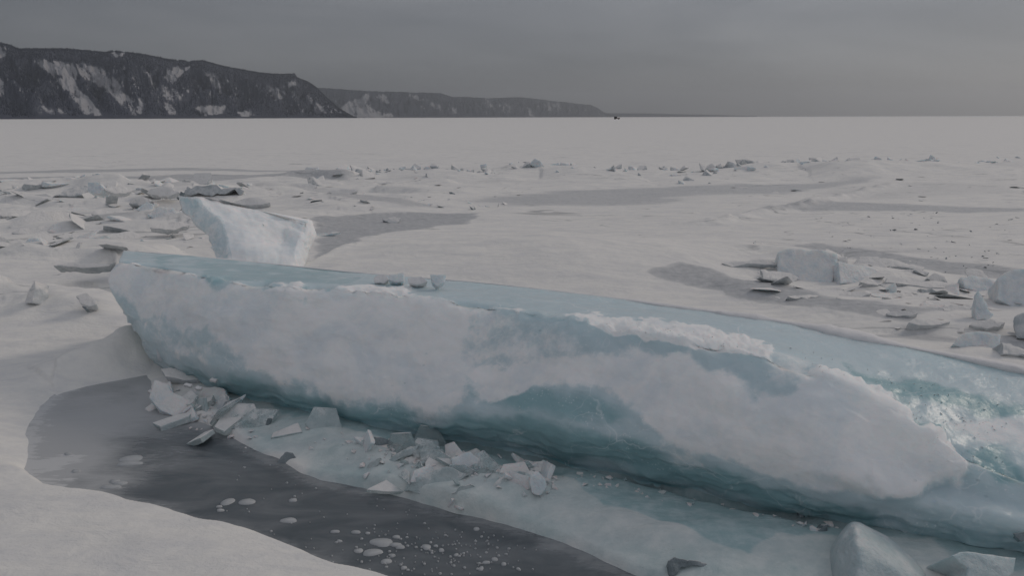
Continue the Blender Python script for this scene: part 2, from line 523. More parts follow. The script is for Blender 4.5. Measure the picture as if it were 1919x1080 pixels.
RIDGES = [  # polyline, width, optional
    (L3([(255, 592, .30), (215, 606, .27), (150, 634, .16), (80, 672, .05), (20, 700, .0)]), 0.30),
    (L3([(300, 655, .10), (250, 650, .10), (160, 690, .04)]), 0.30),
    (L3([(1190, 424, .0), (1340, 409, .08), (1480, 385, .09), (1560, 365, .09), (1640, 347, .08), (1700, 337, 0)]), 0.17),
    (L3([(0, 333, .10), (200, 331, .10), (390, 330, .08), (430, 331, 0)]), 0.7),
    (L3([(0, 352, .16), (150, 348, .18), (300, 346, .25), (400, 352, .22), (520, 368, .08), (640, 372, .1), (760, 368, .05)]), 0.8),
    (L3([(560, 330, .0), (690, 322, .12), (800, 318, .22), (900, 325, .12), (1000, 308, .28), (1100, 312, .3), (1200, 316, .2), (1290, 324, .15), (1400, 312, .2),
         (1500, 302, .3), (1570, 302, .35), (1640, 303, .35), (1740, 306, .25), (1850, 306, .2), (1960, 304, .2), (2200, 303, .2)]), 1.3),
    (L3([(620, 800, .03), (700, 842, .09), (800, 866, .12), (900, 882, .12), (1000, 892, .09), (1080, 900, .0)]), 0.17),
    (L3([(290, 735, .03), (340, 755, .06), (410, 772, .06), (480, 790, .02)]), 0.13),
    (L3([(1420, 470, .05), (1500, 478, .08), (1570, 490, .10), (1640, 510, .06)]), 0.35),
    (L3([(1780, 660, .06), (1850, 640, .08), (1960, 625, .10)]), 0.35),
    (L3([(0, 455, .10), (100, 468, .12), (200, 478, .06), (240, 490, .0)]), 0.5),
    (L3([(-60, 535, .12), (40, 538, .17), (90, 545, .17), (190, 560, .13), (230, 585, .07)]), 0.32),
]
FOOT = np.array([(*G(x, y, .06)[:2], v) for x, y, v in [(800, 815, 0), (860, 826, .08), (1060, 868, .12), (1290, 920, .14), (1490, 968, .14), (1580, 990, .06), (1640, 1005, 0)]])
DRIFT = L3([(560, 480, .20), (660, 468, .28), (760, 455, .32), (900, 445, .34), (1050, 440, .35), (1200, 442, .30), (1320, 450, .18), (1430, 462, .04)])
MOUND = gpoly([(600, 505), (640, 480), (690, 462), (760, 450), (900, 445), (1100, 441), (1280, 447), (1420, 460), (1380, 490), (1250, 530), (1180, 560), (900, 600), (700, 560)], 0.15)
PLATE_L = gpoly([(-200, 345), (420, 345), (560, 372), (620, 430), (500, 490), (250, 560), (160, 610), (-200, 600)])
PLATE_C = gpoly([(430, 335), (700, 325), (900, 330), (1000, 345), (860, 362), (760, 400), (600, 405), (480, 380)])
PLATE_R = gpoly([(1360, 470), (1560, 470), (1920, 520), (2150, 520), (2150, 720), (1800, 640), (1480, 575), (1340, 520)])
BARE = [
    (gpoly([(-200, 340), (0, 339), (200, 336), (430, 330), (560, 332), (660, 337), (660, 342), (430, 341), (250, 346), (0, 349), (-200, 350)]), 0.35, 0.8),
    (gpoly([(-200, 322), (0, 321), (350, 316), (660, 322), (660, 327), (350, 322), (0, 327), (-200, 328)]), 0.5, 0.75),
    (gpoly([(850, 380), (900, 370), (1060, 354), (1350, 347), (1500, 341), (1650, 336), (1560, 352), (1480, 362), (1300, 374), (1100, 386), (950, 388)]), 0.6, 0.72),
    (gpoly([(590, 415), (700, 402), (900, 398), (880, 418), (800, 428), (720, 436), (685, 446), (650, 466), (625, 480), (590, 500)]), 0.12, 0.95),
    (gpoly([(1215, 537), (1260, 520), (1330, 522), (1450, 545), (1600, 578), (1770, 600), (1700, 620), (1640, 608), (1560, 596), (1400, 575), (1280, 548)]), 0.12, 1.0),
    (gpoly([(1470, 466), (1530, 456), (1650, 470), (1780, 490), (1930, 505), (1930, 522), (1780, 510), (1690, 497), (1560, 475)]), 0.15, 1.0),
    (gpoly([(1280, 425), (1500, 388), (1560, 382), (1650, 385), (1950, 390), (1950, 398), (1640, 397), (1480, 402)]), 0.25, 0.8),
    (gpoly([(1600, 632), (1720, 622), (1850, 640), (1960, 665), (1960, 700), (1800, 660), (1700, 645)]), 0.15, 0.9),
    (gpoly([(560, 372), (760, 380), (860, 392), (760, 396), (600, 392)]), 0.3, 0.7),
    (gpoly([(120, 416), (330, 414), (480, 425), (330, 430), (150, 424)]), 0.3, 0.6),
    (gpoly([(1500, 350), (1700, 340), (1950, 345), (1950, 362), (1700, 372), (1520, 382)]), 0.6, 0.5),
    (gpoly([(1750, 480), (1960, 440), (1960, 640), (1840, 610), (1790, 560)]), 0.5, 0.42),
]
TEAL = [
    (gpoly([(380, 760), (470, 700), (640, 730), (860, 760), (1100, 800), (1500, 890), (1960, 980), (1960, 1120), (1250, 1120), (1100, 1040), (900, 972), (700, 920), (560, 885), (430, 815)], .04), .10, 0.54),
    (gpoly([(440, 700), (600, 700), (700, 730), (900, 760), (1100, 800), (1400, 870), (1600, 920), (1640, 1005), (1580, 1015), (1500, 1000), (1450, 1000), (1400, 1040), (1330, 1015), (1250, 990), (1140, 945), (1090, 912), (1020, 890), (900, 868), (780, 850), (640, 800), (520, 760)], .06), .07, 1.25),
    (gpoly([(1500, 985), (1600, 975), (2000, 1040), (2000, 1085), (1780, 1085), (1740, 1020), (1560, 1020)], .06), .08, 0.9),
    (gpoly([(1600, 1040), (1780, 1040), (1760, 1110), (1640, 1110)], .06), .10, 0.6),
]

def height(x, y):
    r = np.hypot(x, y)
    near = np.exp(-r / 60.0)
    h = 0.05 + 0.035 * fbm2(x / 2.1, y / 1.6, 3, 3) * np.minimum(1, r / 4) + 0.05 * near * fbm2(x / 7, y / 6, 3, 9)
    h = h + 0.020 * fbm2(x / 1.1, y / 0.36, 4, 21) * sstep(2.5, 6, r) * (0.3 + near)
    h = h + 0.08 * (1 - near) * fbm2(x / 40, y / 25, 3, 31) * sstep(15, 60, r)
    for pl, w in RIDGES:
        b = w * 3.2
        sel = (x > pl[:, 0].min() - b) & (x < pl[:, 0].max() + b) & (y > pl[:, 1].min() - b) & (y < pl[:, 1].max() + b)
        if sel.any():
            xs, ys = x[sel], y[sel]
            wob = w * 0.6
            d, v = line_d(pl, xs + wob * fbm2(xs / (2 * w), ys / (2 * w), 3, 41), ys + wob * fbm2(xs / (2 * w), ys / (2 * w), 3, 43))
            h[sel] += v * np.exp(-(d / w) ** 2) * (1 + 0.5 * fbm2(xs / (1.3 * w), ys / (1.3 * w), 3, 47))
    # gap under the slab's foot
    sel = (np.abs(x) < 3) & (y > 2) & (y < 4.6)
    if sel.any():
        xs, ys = x[sel], y[sel]
        d, v = line_d(FOOT, xs + .015 * fbm2(xs / .1, ys / .1, 3, 141), ys + .015 * fbm2(xs / .1, ys / .1, 3, 143))
        h[sel] -= v * np.exp(-(d / 0.03) ** 2) * (0.75 + 0.6 * fbm2(xs / .2, ys / .2, 2, 145))
    # wind drift behind the slab: long smooth back, sharp lip at its left end
    sel = (np.abs(x) < 8) & (y > 4) & (y < 14)
    if sel.any():
        xs, ys = x[sel], y[sel]
        d, v = line_d(DRIFT, xs, ys)
        lip = xs - (-1.62 + 0.42 * (ys - 8.5) - 0.10 * np.sin(ys * 3.1) + 0.04 * fbm2(ys / .5, xs, 2, 55))
        h[sel] += v * np.exp(-(d / np.where(ys > np.interp(xs, DRIFT[:, 0], DRIFT[:, 1]), 0.75, 1.25)) ** 2) * sstep(-0.02, 0.16, lip) * (1 + 0.08 * fbm2(xs / 1.5, ys / 1.2, 2, 53))
        h[sel] += 0.07 * np.exp(-((lip - .15) / .13) ** 2) * np.exp(-((ys - 8.1) / .8) ** 2)
    # plates of broken ice under the snow
    for poly, a, s in ((PLATE_L, 0.28, 61), (PLATE_R, 0.10, 71), (PLATE_C, 0.18, 75)):
        d = sd_poly(poly, x, y, 1.2)
        m = sstep(0.9, -0.6, d)
        sel = m > 0.001
        if sel.any():
            xs, ys = 0.55 * x[sel] + 0.25 * fbm2(x[sel] / 1.3, y[sel] / 1.1, 2, s) + 0.25 * y[sel], y[sel] + 0.25 * fbm2(x[sel] / 1.4, y[sel] / 1.2, 2, s + 3)
            h[sel] += m[sel] * a * (0.65 * plates(xs, ys, 1.35, s, 0.12) + 0.35 * plates(xs, ys, 0.6, s + 9, 0.3) + 0.25) * sstep(0.25, -0.25, fbm2(xs / 2.6, ys / 2.0, 2, s + 5) - 0.12)
    # the pool
    sel = (np.abs(x) < 6) & (y < 7) & (y > -1)
    if sel.any():
        xs, ys = x[sel], y[sel]
        d = sd_poly(POOL, xs + 0.02 * fbm2(xs / 0.22, ys / 0.22, 3, 81), ys + 0.02 * fbm2(xs / 0.22, ys / 0.22, 3, 83))
        dn, _ = line_d(bank_near, xs, ys)
        dl, _ = line_d(bank_left, xs, ys)
        da, _ = line_d(apron_edge, xs, ys)
        wn = np.exp(-(dn / 0.35) ** 2)
        wl_ = np.exp(-(dl / 0.45) ** 2)
        hh = h[sel]
        hh = hh * (1 - 0.6 * np.maximum(0.3 * wl_, np.exp(-(da / 0.8) ** 2))) + 0.035 * wn
        hh = hh + 0.05 * np.exp(-(da / 0.75) ** 2) * sstep(0, 0.3, d) * (0.8 + 0.9 * fbm2(xs / 0.33, ys / 0.33, 3, 85))
        wid = 0.07 + 0.40 * wl_ * (1 - wn)
        t = sstep(0.0, 1.0, (d + 0.015 + 0.55 * (wid - .07)) / wid)
        t = t ** 0.6
        h[sel] = -0.05 + (hh + 0.05) * t
    return h
def zg(x, y):
    return float(height(np.array([float(x)]), np.array([float(y)]))[0])

def build_ground():
    rings = [0.3]
    while rings[-1] < 15000:
        r = rings[-1]
        q = 1.02 if r < 1.9 else 1.0042 if r < 9 else 1.0065 if r < 30 else 1.02 if r < 200 else 1.06
        rings.append(r * q)
    rings = np.array(rings)
    fine = np.radians(np.arange(-39, 39.001, 0.115))
    coarse = np.radians(np.arange(41, 319.5, 2.5))
    ang = np.concatenate([fine, coarse])
    A, R = np.meshgrid(ang, rings, indexing='ij')
    x, y = (R * np.sin(A)).ravel(), (R * np.cos(A)).ravel()
    z = height(x, y)
    bare = np.zeros(x.shape)
    for poly, soft, amt in BARE:
        d = sd_poly(poly, x, y, 3)
        sel = d < 3
        d[sel] += soft * 1.2 * fbm2(x[sel] / (soft * 5), y[sel] / (soft * 3), 4, 91)
        bare = np.maximum(bare, amt * sstep(soft, -soft, d))
    # wind-polished streaks between the drifts
    r = np.hypot(x, y)
    st = fbm2(x / 5.0, y / 1.3, 5, 95)
    bare = np.maximum(bare, 0.62 * sstep(0.12, 0.5, st) * sstep(6.5, 9, r) * np.exp(-r / 90) * sstep(-0.1, 0.25, sd_poly(MOUND, x, y, 2)))
    mid = sstep(5.2, 6.5, r) * sstep(60, 25, r) * sstep(-0.2, 0.15, sd_poly(MOUND, x, y, 2))
    teal = np.zeros(x.shape)
    for poly, soft, amt in TEAL:
        d = sd_poly(poly, x, y, 1)
        sel = d < 1
        d[sel] += soft * 1.0 * fbm2(x[sel] / 0.25, y[sel] / 0.25, 4, 97)
        teal = np.maximum(teal, amt * sstep(soft, -soft, d))
    V = np.stack([x, y, z], 1)
    Fc = grid_faces(len(ang), len(rings), True)[:, ::-1]
    # close the hole at the camera's feet
    V = np.concatenate([V, [[0, 0, z[0]]]])
    o = grid_mesh('snow_ground', V, Fc, M_GROUND, {'bare': np.append(bare, 0), 'teal': np.append(teal, 0), 'mid': np.append(mid, 0)})
    setp(o, 'snow covered lake ice with drifts and bare grey patches', kind='structure')
    return o
GROUND = build_ground()

# ------------------------------------------------------------------ frozen pool
def build_pool():
    xs = np.arange(-3.8, 2.2, 0.03)
    ys = np.arange(0.6, 5.6, 0.03)
    X, Y = np.meshgrid(xs, ys, indexing='ij')
    x, y = X.ravel(), Y.ravel()
    d = sd_poly(POOL, x, y)
    dl, _ = line_d(bank_left, x, y)
    frost = 0.70 * np.exp(-(dl / 0.45) ** 2) + 0.5 * np.exp(-(d / 0.06) ** 2)
    rime = 0.62 * np.exp(-(dl / 0.30) ** 2) + 0.25 * np.exp(-(d / 0.05) ** 2)
    for px, py, s, a in ((130, 905, .10, .45), (215, 915, .12, .5), (120, 865, .12, .5)):
        c_ = G(px, py)
        rime += a * np.exp(-((x - c_[0]) ** 2 + (y - c_[1]) ** 2) / s ** 2)
    for px, py, s, a in ((130, 870, .16, .6), (205, 905, .16, .55), (250, 760, .45, .42), (330, 760, .35, .40), (180, 800, .3, .3), (95, 850, .2, .4), (330, 850, .2, .2)):
        c_ = G(px, py)
        frost += a * np.exp(-((x - c_[0]) ** 2 + (y - c_[1]) ** 2) / s ** 2)
    Fc = grid_faces(len(xs), len(ys))
    keep = (d < 0.25)[Fc].all(1)
    Fc = Fc[keep]
    used = np.unique(Fc)
    remap = np.zeros(len(x), int)
    remap[used] = np.arange(len(used))
    V = np.stack([x, y, np.zeros_like(x)], 1)[used]
    o = grid_mesh('frozen_pool', V, remap[Fc], M_POOL, {'frost': frost[used], 'rime': rime[used]})
    return setp(o, 'dark smooth ice of the refrozen pool with trapped white bubbles', kind='structure')
POOLOBJ = build_pool()
def add_bubble(bm, cx, cy, rx, ry, z=0.004, seed=0, n=18):
    r_ = random.Random(seed)
    ph, a2, a3 = r_.random() * 6, r_.uniform(0, .16), r_.uniform(0, .10)
    rr = []
    for i in range(n):
        t = 2 * math.pi * i / n
        rr.append(1 + a2 * math.sin(2 * t + ph) + a3 * math.sin(3 * t + 2 * ph) + r_.uniform(-.03, .03))
    top = [bm.verts.new((cx + rx * q * .9 * math.cos(2 * math.pi * i / n), cy + ry * q * .9 * math.sin(2 * math.pi * i / n), z)) for i, q in enumerate(rr)]
    low = [bm.verts.new((cx + rx * q * math.cos(2 * math.pi * i / n), cy + ry * q * math.sin(2 * math.pi * i / n), z - 0.006)) for i, q in enumerate(rr)]
    c0 = bm.verts.new((cx, cy, z + 0.0015))
    for i in range(n):
        j = (i + 1) % n
        bm.faces.new((top[i], top[j], c0))
        bm.faces.new((low[i], low[j], top[j], top[i]))
big = [(246, 861, 24, 6), (243, 870, 22, 5), (427, 942, 13, 6), (463, 942, 15, 6), (411, 951, 6, 2), (413, 958, 8, 2.5), (549, 939, 9, 3), (541, 977, 16, 5), (628, 998, 8, 3), (667, 999, 9, 3),
       (689, 1001, 5, 2), (715, 1018, 22, 8), (742, 1023, 12, 4), (750, 1027, 8, 4), (698, 1037, 18, 7), (672, 1034, 9, 4), (743, 1008, 7, 3), (799, 1027, 9, 5), (724, 1054, 10, 5), (827, 1033, 6, 3),
       (855, 1042, 5, 2.5), (911, 1056, 7, 3), (944, 1059, 5, 3), (901, 1068, 6, 3), (927, 1050, 7, 3), (817, 1025, 4, 2), (893, 993, 6, 3), (636, 1016, 6, 2), (757, 1066, 6, 3), (735, 1043, 6, 3),
       (971, 1068, 4, 2), (225, 907, 14, 4), (207, 914, 20, 4), (143, 884, 9, 3), (128, 852, 8, 2.5), (215, 903, 10, 4)]
for i, (px, py, hw, hh) in enumerate(big):
    c_, e_, u_ = G(px, py), G(px + hw, py), G(px, py - hh)
    bm = bmesh.new()
    add_bubble(bm, c_[0], c_[1], abs(e_[0] - c_[0]), abs(u_[1] - c_[1]), seed=i)
    mesh_obj('frozen_bubble', bm, M_BUBBLE, POOLOBJ, True)
bm = bmesh.new()
for i in range(260):
    px, py = random.gauss(830, 85), random.gauss(1035, 28)
    if i > 190:
        px, py = random.uniform(420, 900), random.uniform(860, 1070)
    if py > 1079 or py < 860:
        continue
    c_ = G(px, py)
    if sd_poly(POOL, np.array([c_[0]]), np.array([c_[1]]))[0] > -0.02:
        continue
    r_ = random.choice((.002, .0025, .003, .004, .006))
    add_bubble(bm, c_[0], c_[1], r_, r_ * .9, seed=1000 + i, n=8)
o = mesh_obj('tiny_bubbles', bm, M_BUBBLE, POOLOBJ, True)
o['kind'] = 'stuff'

# ------------------------------------------------------------------ hills
def hill(name, label, profile, dist, x0, x1, nx, ny, depth, patches, seed, mat, speck):
    prof = np.array(profile, float)
    pxs = np.linspace(x0, x1, nx)
    top = np.interp(pxs, prof[:, 0], prof[:, 1])
    base = 222.5 - (pxs - 0) * 0.0031
    k = (base - top) / F
    dd = np.array(dist, float)
    D = np.interp(pxs, dd[:, 0], dd[:, 1])
    t = np.concatenate([np.linspace(0, 1, ny), [1.12, 1.4]])
    PX, T = np.meshgrid(pxs, t, indexing='ij')
    Yd = D[:, None] + depth * T
    u = PX * (D[:, None] / 3000) * 2.0 / 1000
    rav = 1 - np.abs(fbm2((u * 9 + 0.8 * T).ravel(), (T * 2.0).ravel(), 5, seed)).reshape(T.shape) * 2.2
    cl_ = fbm2((u * 9).ravel(), (T * 5).ravel(), 5, seed + 50).reshape(T.shape)
    gsh = np.where(T <= 1, T ** 0.72, 1 - 0.25 * (T - 1))
    w = np.clip(4 * T * (1 - T), 0, 1)
    gsh = gsh + w * (0.24 * (rav - 0.6) + 0.20 * cl_)
    gsh = np.where(T < 1, np.clip(gsh, 0, 0.985), gsh)
    gsh = np.where(T == 0, -0.02, gsh)
    z = k[:, None] * Yd * gsh + np.where(T > 0.9, 1.6, 0)
    x = (PX - 959.5) / F * Yd
    app = base[:, None] - z / Yd * F
    # open snow and scree where the photograph has it
    fx, fy = PX.ravel(), app.ravel()
    streak = fbm2(fx / 8 - fy / 15, fy / 20 + fx / 50, 5, seed + 80, 0.65)
    fine_ = fbm2(fx / 3.0, fy / 3.4, 4, seed + 85, 0.65)
    snow = np.zeros(fx.shape)
    for poly, soft, amt in patches:
        d = sd_poly(poly, fx + 4 * fine_, fy + 5 * streak, 30)
        snow = np.maximum(snow, amt * sstep(soft * 1.3, -soft * .7, d) * (1.0 + 1.3 * streak + 0.7 * fine_))
    hgt = (T.ravel() > 0.02)
    snow = np.maximum(snow, speck * sstep(0.16, 0.42, fine_ * 0.7 + streak * 0.55) * sstep(0.0, 0.2, T.ravel()) * sstep(0.9, 0.5, T.ravel()))
    snow = np.where(T.ravel() < 0.009, 0.15, snow)
    V = np.stack([x.ravel(), Yd.ravel(), z.ravel()], 1)
    Fc = grid_faces(nx, len(t))
    o = grid_mesh(name, V, Fc, mat, {'snow': snow})
    setp(o, label, kind='structure')
    return V.reshape(nx, len(t), 3), snow.reshape(nx, len(t)), T
H1 = [(-400, 20), (-150, 45), (0, 70), (10, 71), (25, 82), (35, 86), (62, 95), (72, 100), (160, 100), (230, 106), (240, 103), (262, 105), (300, 110), (340, 118), (380, 121), (402, 120), (440, 130), (500, 141),
      (540, 144), (567, 143), (571, 150), (590, 157), (605, 167), (622, 185), (645, 205), (672, 221)]
PATCH1 = [
    ([(28, 90), (50, 97), (48, 110), (38, 114)], 3, .9),
    ([(-10, 128), (14, 126), (10, 140), (2, 150), (-10, 150)], 3, .8),
    ([(8, 155), (34, 155), (36, 178), (20, 180), (5, 168)], 5, .65),
    ([(-12, 190), (10, 195), (12, 208), (0, 215), (-12, 215)], 3, .85),
    ([(95, 117), (118, 118), (132, 122), (150, 124), (165, 124), (172, 138), (168, 165), (185, 185), (205, 205), (208, 216), (180, 214), (165, 195), (150, 172), (135, 150), (118, 135)], 5, .85),
    ([(170, 125), (205, 130), (232, 140), (247, 155), (250, 178), (285, 192), (284, 212), (265, 216), (245, 195), (228, 176), (205, 160), (185, 150)], 7, .62),
    ([(332, 148), (342, 136), (360, 131), (376, 132), (362, 142), (352, 152), (340, 162)], 4, .8),
    ([(326, 196), (338, 196), (345, 214), (332, 214)], 4, .6), ([(384, 202), (402, 199), (436, 200), (432, 212), (400, 216)], 4, .75),
    ([(460, 212), (480, 205), (490, 218), (470, 221)], 3, .8), ([(240, 107), (262, 107), (258, 113), (242, 112)], 2, .7),
    ([(515, 165), (545, 162), (558, 185), (530, 188)], 8, .5), ([(552, 158), (570, 152), (574, 160), (556, 166)], 4, .65), ([(80, 185), (100, 195), (150, 212), (100, 214)], 7, .45),
    ([(305, 160), (345, 165), (370, 190), (330, 190)], 9, .42), ([(585, 182), (610, 200), (620, 212), (600, 208)], 5, .5), ([(400, 140), (450, 150), (430, 175), (405, 160)], 9, .30),
]
H2 = [(500, 166), (610, 168), (650, 170), (670, 172), (720, 174), (830, 177), (852, 184), (880, 184), (920, 186), (975, 184), (1040, 191), (1085, 196), (1105, 198), (1118, 204), (1128, 211), (1145, 217), (1160, 220)]
PATCH2 = [
    ([(640, 205), (665, 193), (690, 181), (702, 178), (690, 200), (710, 210), (745, 215), (740, 222), (660, 222), (650, 212)], 4, .8),
    ([(716, 182), (728, 179), (736, 195), (722, 190)], 4, .7), ([(772, 180), (795, 181), (806, 190), (790, 189)], 3, .75),
    ([(812, 192), (830, 200), (828, 206), (815, 202)], 4, .5), ([(912, 188), (920, 188), (932, 204), (922, 202)], 3, .7), ([(945, 195), (965, 196), (968, 212), (950, 212)], 6, .4),
    ([(1018, 193), (1045, 193), (1048, 208), (1030, 208)], 6, .5), ([(990, 205), (1000, 205), (1002, 220), (992, 220)], 4, .45), ([(850, 200), (860, 202), (862, 216), (852, 216)], 4, .5),
]
h1V, h1S, h1T = hill('wooded_hill', 'dark wooded hills with bare snowy scree slopes along the left shore', H1, [(-400, 2300), (0, 2700), (300, 3300), (600, 4300), (700, 4600)], -330, 676, 1000, 120, 700, PATCH1, 3, M_HILL, 0.62)
h2V, h2S, h2T = hill('far_headland', 'hazy blue grey headland running out to the lake horizon', H2, [(500, 7600), (700, 8200), (900, 9800), (1160, 12800)], 500, 1162, 560, 60, 900, PATCH2, 7, M_HILL, 0.6)
hill('distant_shore', 'faint low shore almost lost in haze at the horizon', [(1040, 213), (1120, 212), (1200, 212.5), (1300, 214.5), (1400, 217)], [(1040, 13600), (1420, 14000)], 1040, 1410, 160, 12, 500, [], 13, M_HILL, 0.0)
def forest(hv, hs, ht, n, hmin, hmax, name, label):
    nx, nt = hs.shape
    i = rng.integers(0, nx - 1, n * 2)
    j = np.minimum((rng.random(n * 2) ** 0.85 * (nt - 2)).astype(int), nt - 3)
    edge = rng.random(n * 2) < 0.12
    j = np.where(edge, nt - 4, j)
    jl = np.maximum(j - 2, 0)
    ok = (np.maximum(hs[i, j], hs[i, np.minimum(j + 3, nt - 1)]) + 0.2 * rng.random(n * 2) < 0.34) & (j > 1)
    i, j = i[ok][:n], j[ok][:n]
    f = rng.random((len(i), 2))
    a, b, c_, = hv[i, j], hv[i + 1, j], hv[i, j + 1]
    p = a + (b - a) * f[:, :1] + (c_ - a) * f[:, 1:]
    h = rng.uniform(hmin, hmax, len(p)) * (1 + 0.5 * (rng.random(len(p)) < .06))
    r_ = h * rng.uniform(.17, .30, len(p))
    th = rng.random(len(p)) * 6.28
    vs = []
    for k in range(4):
        an = th + k * math.pi / 2
        vs.append(np.stack([p[:, 0] + r_ * np.cos(an), p[:, 1] + r_ * np.sin(an), p[:, 2] - 1 + 0 * h], 1))
    vs.append(np.stack([p[:, 0], p[:, 1], p[:, 2] + h], 1))
    V = np.stack(vs, 1).reshape(-1, 3)
    b0 = np.arange(len(p)) * 5
    Fc = np.concatenate([np.stack([b0 + k, b0 + (k + 1) % 4, b0 + 4], 1) for k in range(4)])
    setp(grid_mesh(name, V, Fc, M_TREE, smooth=False), label, kind='stuff')
forest(h1V, h1S, h1T, 46000, 4.5, 8.5, 'conifer_forest', 'dark conifer forest covering the near hills')
forest(h2V, h2S, h2T, 16000, 6, 11, 'far_forest', 'hazy conifer forest on the far headland')

# ------------------------------------------------------------------ the big turquoise slab
cK = [(232, 470, 5.55), (320, 477, 5.45), (460, 490, 5.3), (700, 514, 4.9), (900, 530, 4.6), (1100, 553, 4.3), (1300, 580, 4.0), (1480, 606, 3.75), (1700, 650, 3.5), (1930, 696, 3.3), (2250, 762, 3.05)]
cF = [(222, 490, 5.0), (315, 503, 4.82), (450, 530, 4.45), (690, 545, 4.2), (880, 568, 3.95), (1090, 603, 3.6), (1290, 640, 3.3), (1470, 680, 3.08), (1700, 790, 2.87), (1860, 880, 2.68), (2250, 970, 2.4)]
cM1 = [(203, 520, 4.97), (300, 565, 4.74), (430, 605, 4.34), (670, 635, 4.02), (860, 665, 3.74), (1080, 700, 3.40), (1285, 740, 3.10), (1470, 790, 2.90), (1690, 868, 2.77), (1860, 930, 2.62), (2250, 1010, 2.34)]
cM2 = [(222, 570, 4.9), (300, 650, 4.66), (430, 695, 4.27), (640, 740, 3.87), (840, 775, 3.56), (1065, 805, 3.25), (1290, 850, 2.99), (1480, 905, 2.81), (1690, 950, 2.67), (1880, 985, 2.53), (2250, 1050, 2.29)]
cB = [(262, 622, 4.95), (315, 682, 4.82), (440, 737, 4.46), (640, 783, 4.03), (850, 822, 3.70), (1060, 862, 3.42), (1290, 913, 3.14), (1490, 963, 2.92), (1690, 1008, 2.77), (1900, 1045, 2.63), (2250, 1110, 2.37)]
def catmull(pts, n):
    pts = np.asarray(pts)
    m = len(pts)
    u = np.linspace(0, m - 1, n)
    i = np.minimum(u.astype(int), m - 2)
    t = (u - i)[:, None]
    p0, p1, p2, p3 = pts[np.maximum(i - 1, 0)], pts[i], pts[i + 1], pts[np.minimum(i + 2, m - 1)]
    return 0.5 * ((2 * p1) + (-p0 + p2) * t + (2 * p0 - 5 * p1 + 4 * p2 - p3) * t ** 2 + (-p0 + 3 * p1 - 3 * p2 + p3) * t ** 3)
def curve(c_, n):
    return catmull([P(*q) for q in c_], n)
NS = 460
K_, F_, M1_, M2_, B_ = (curve(c_, NS) for c_ in (cK, cF, cM1, cM2, cB))
B_ = B_ - np.array((0, 0, .045))
back = np.array((0.22, 0.62, 0.0))
BB_ = B_ + back * np.linspace(0.75, 1, NS)[:, None] + np.array((0, 0, -.03))
KB_ = K_ + np.array((0.06, 0.10, 0)) + np.array((0, 0, -.55))
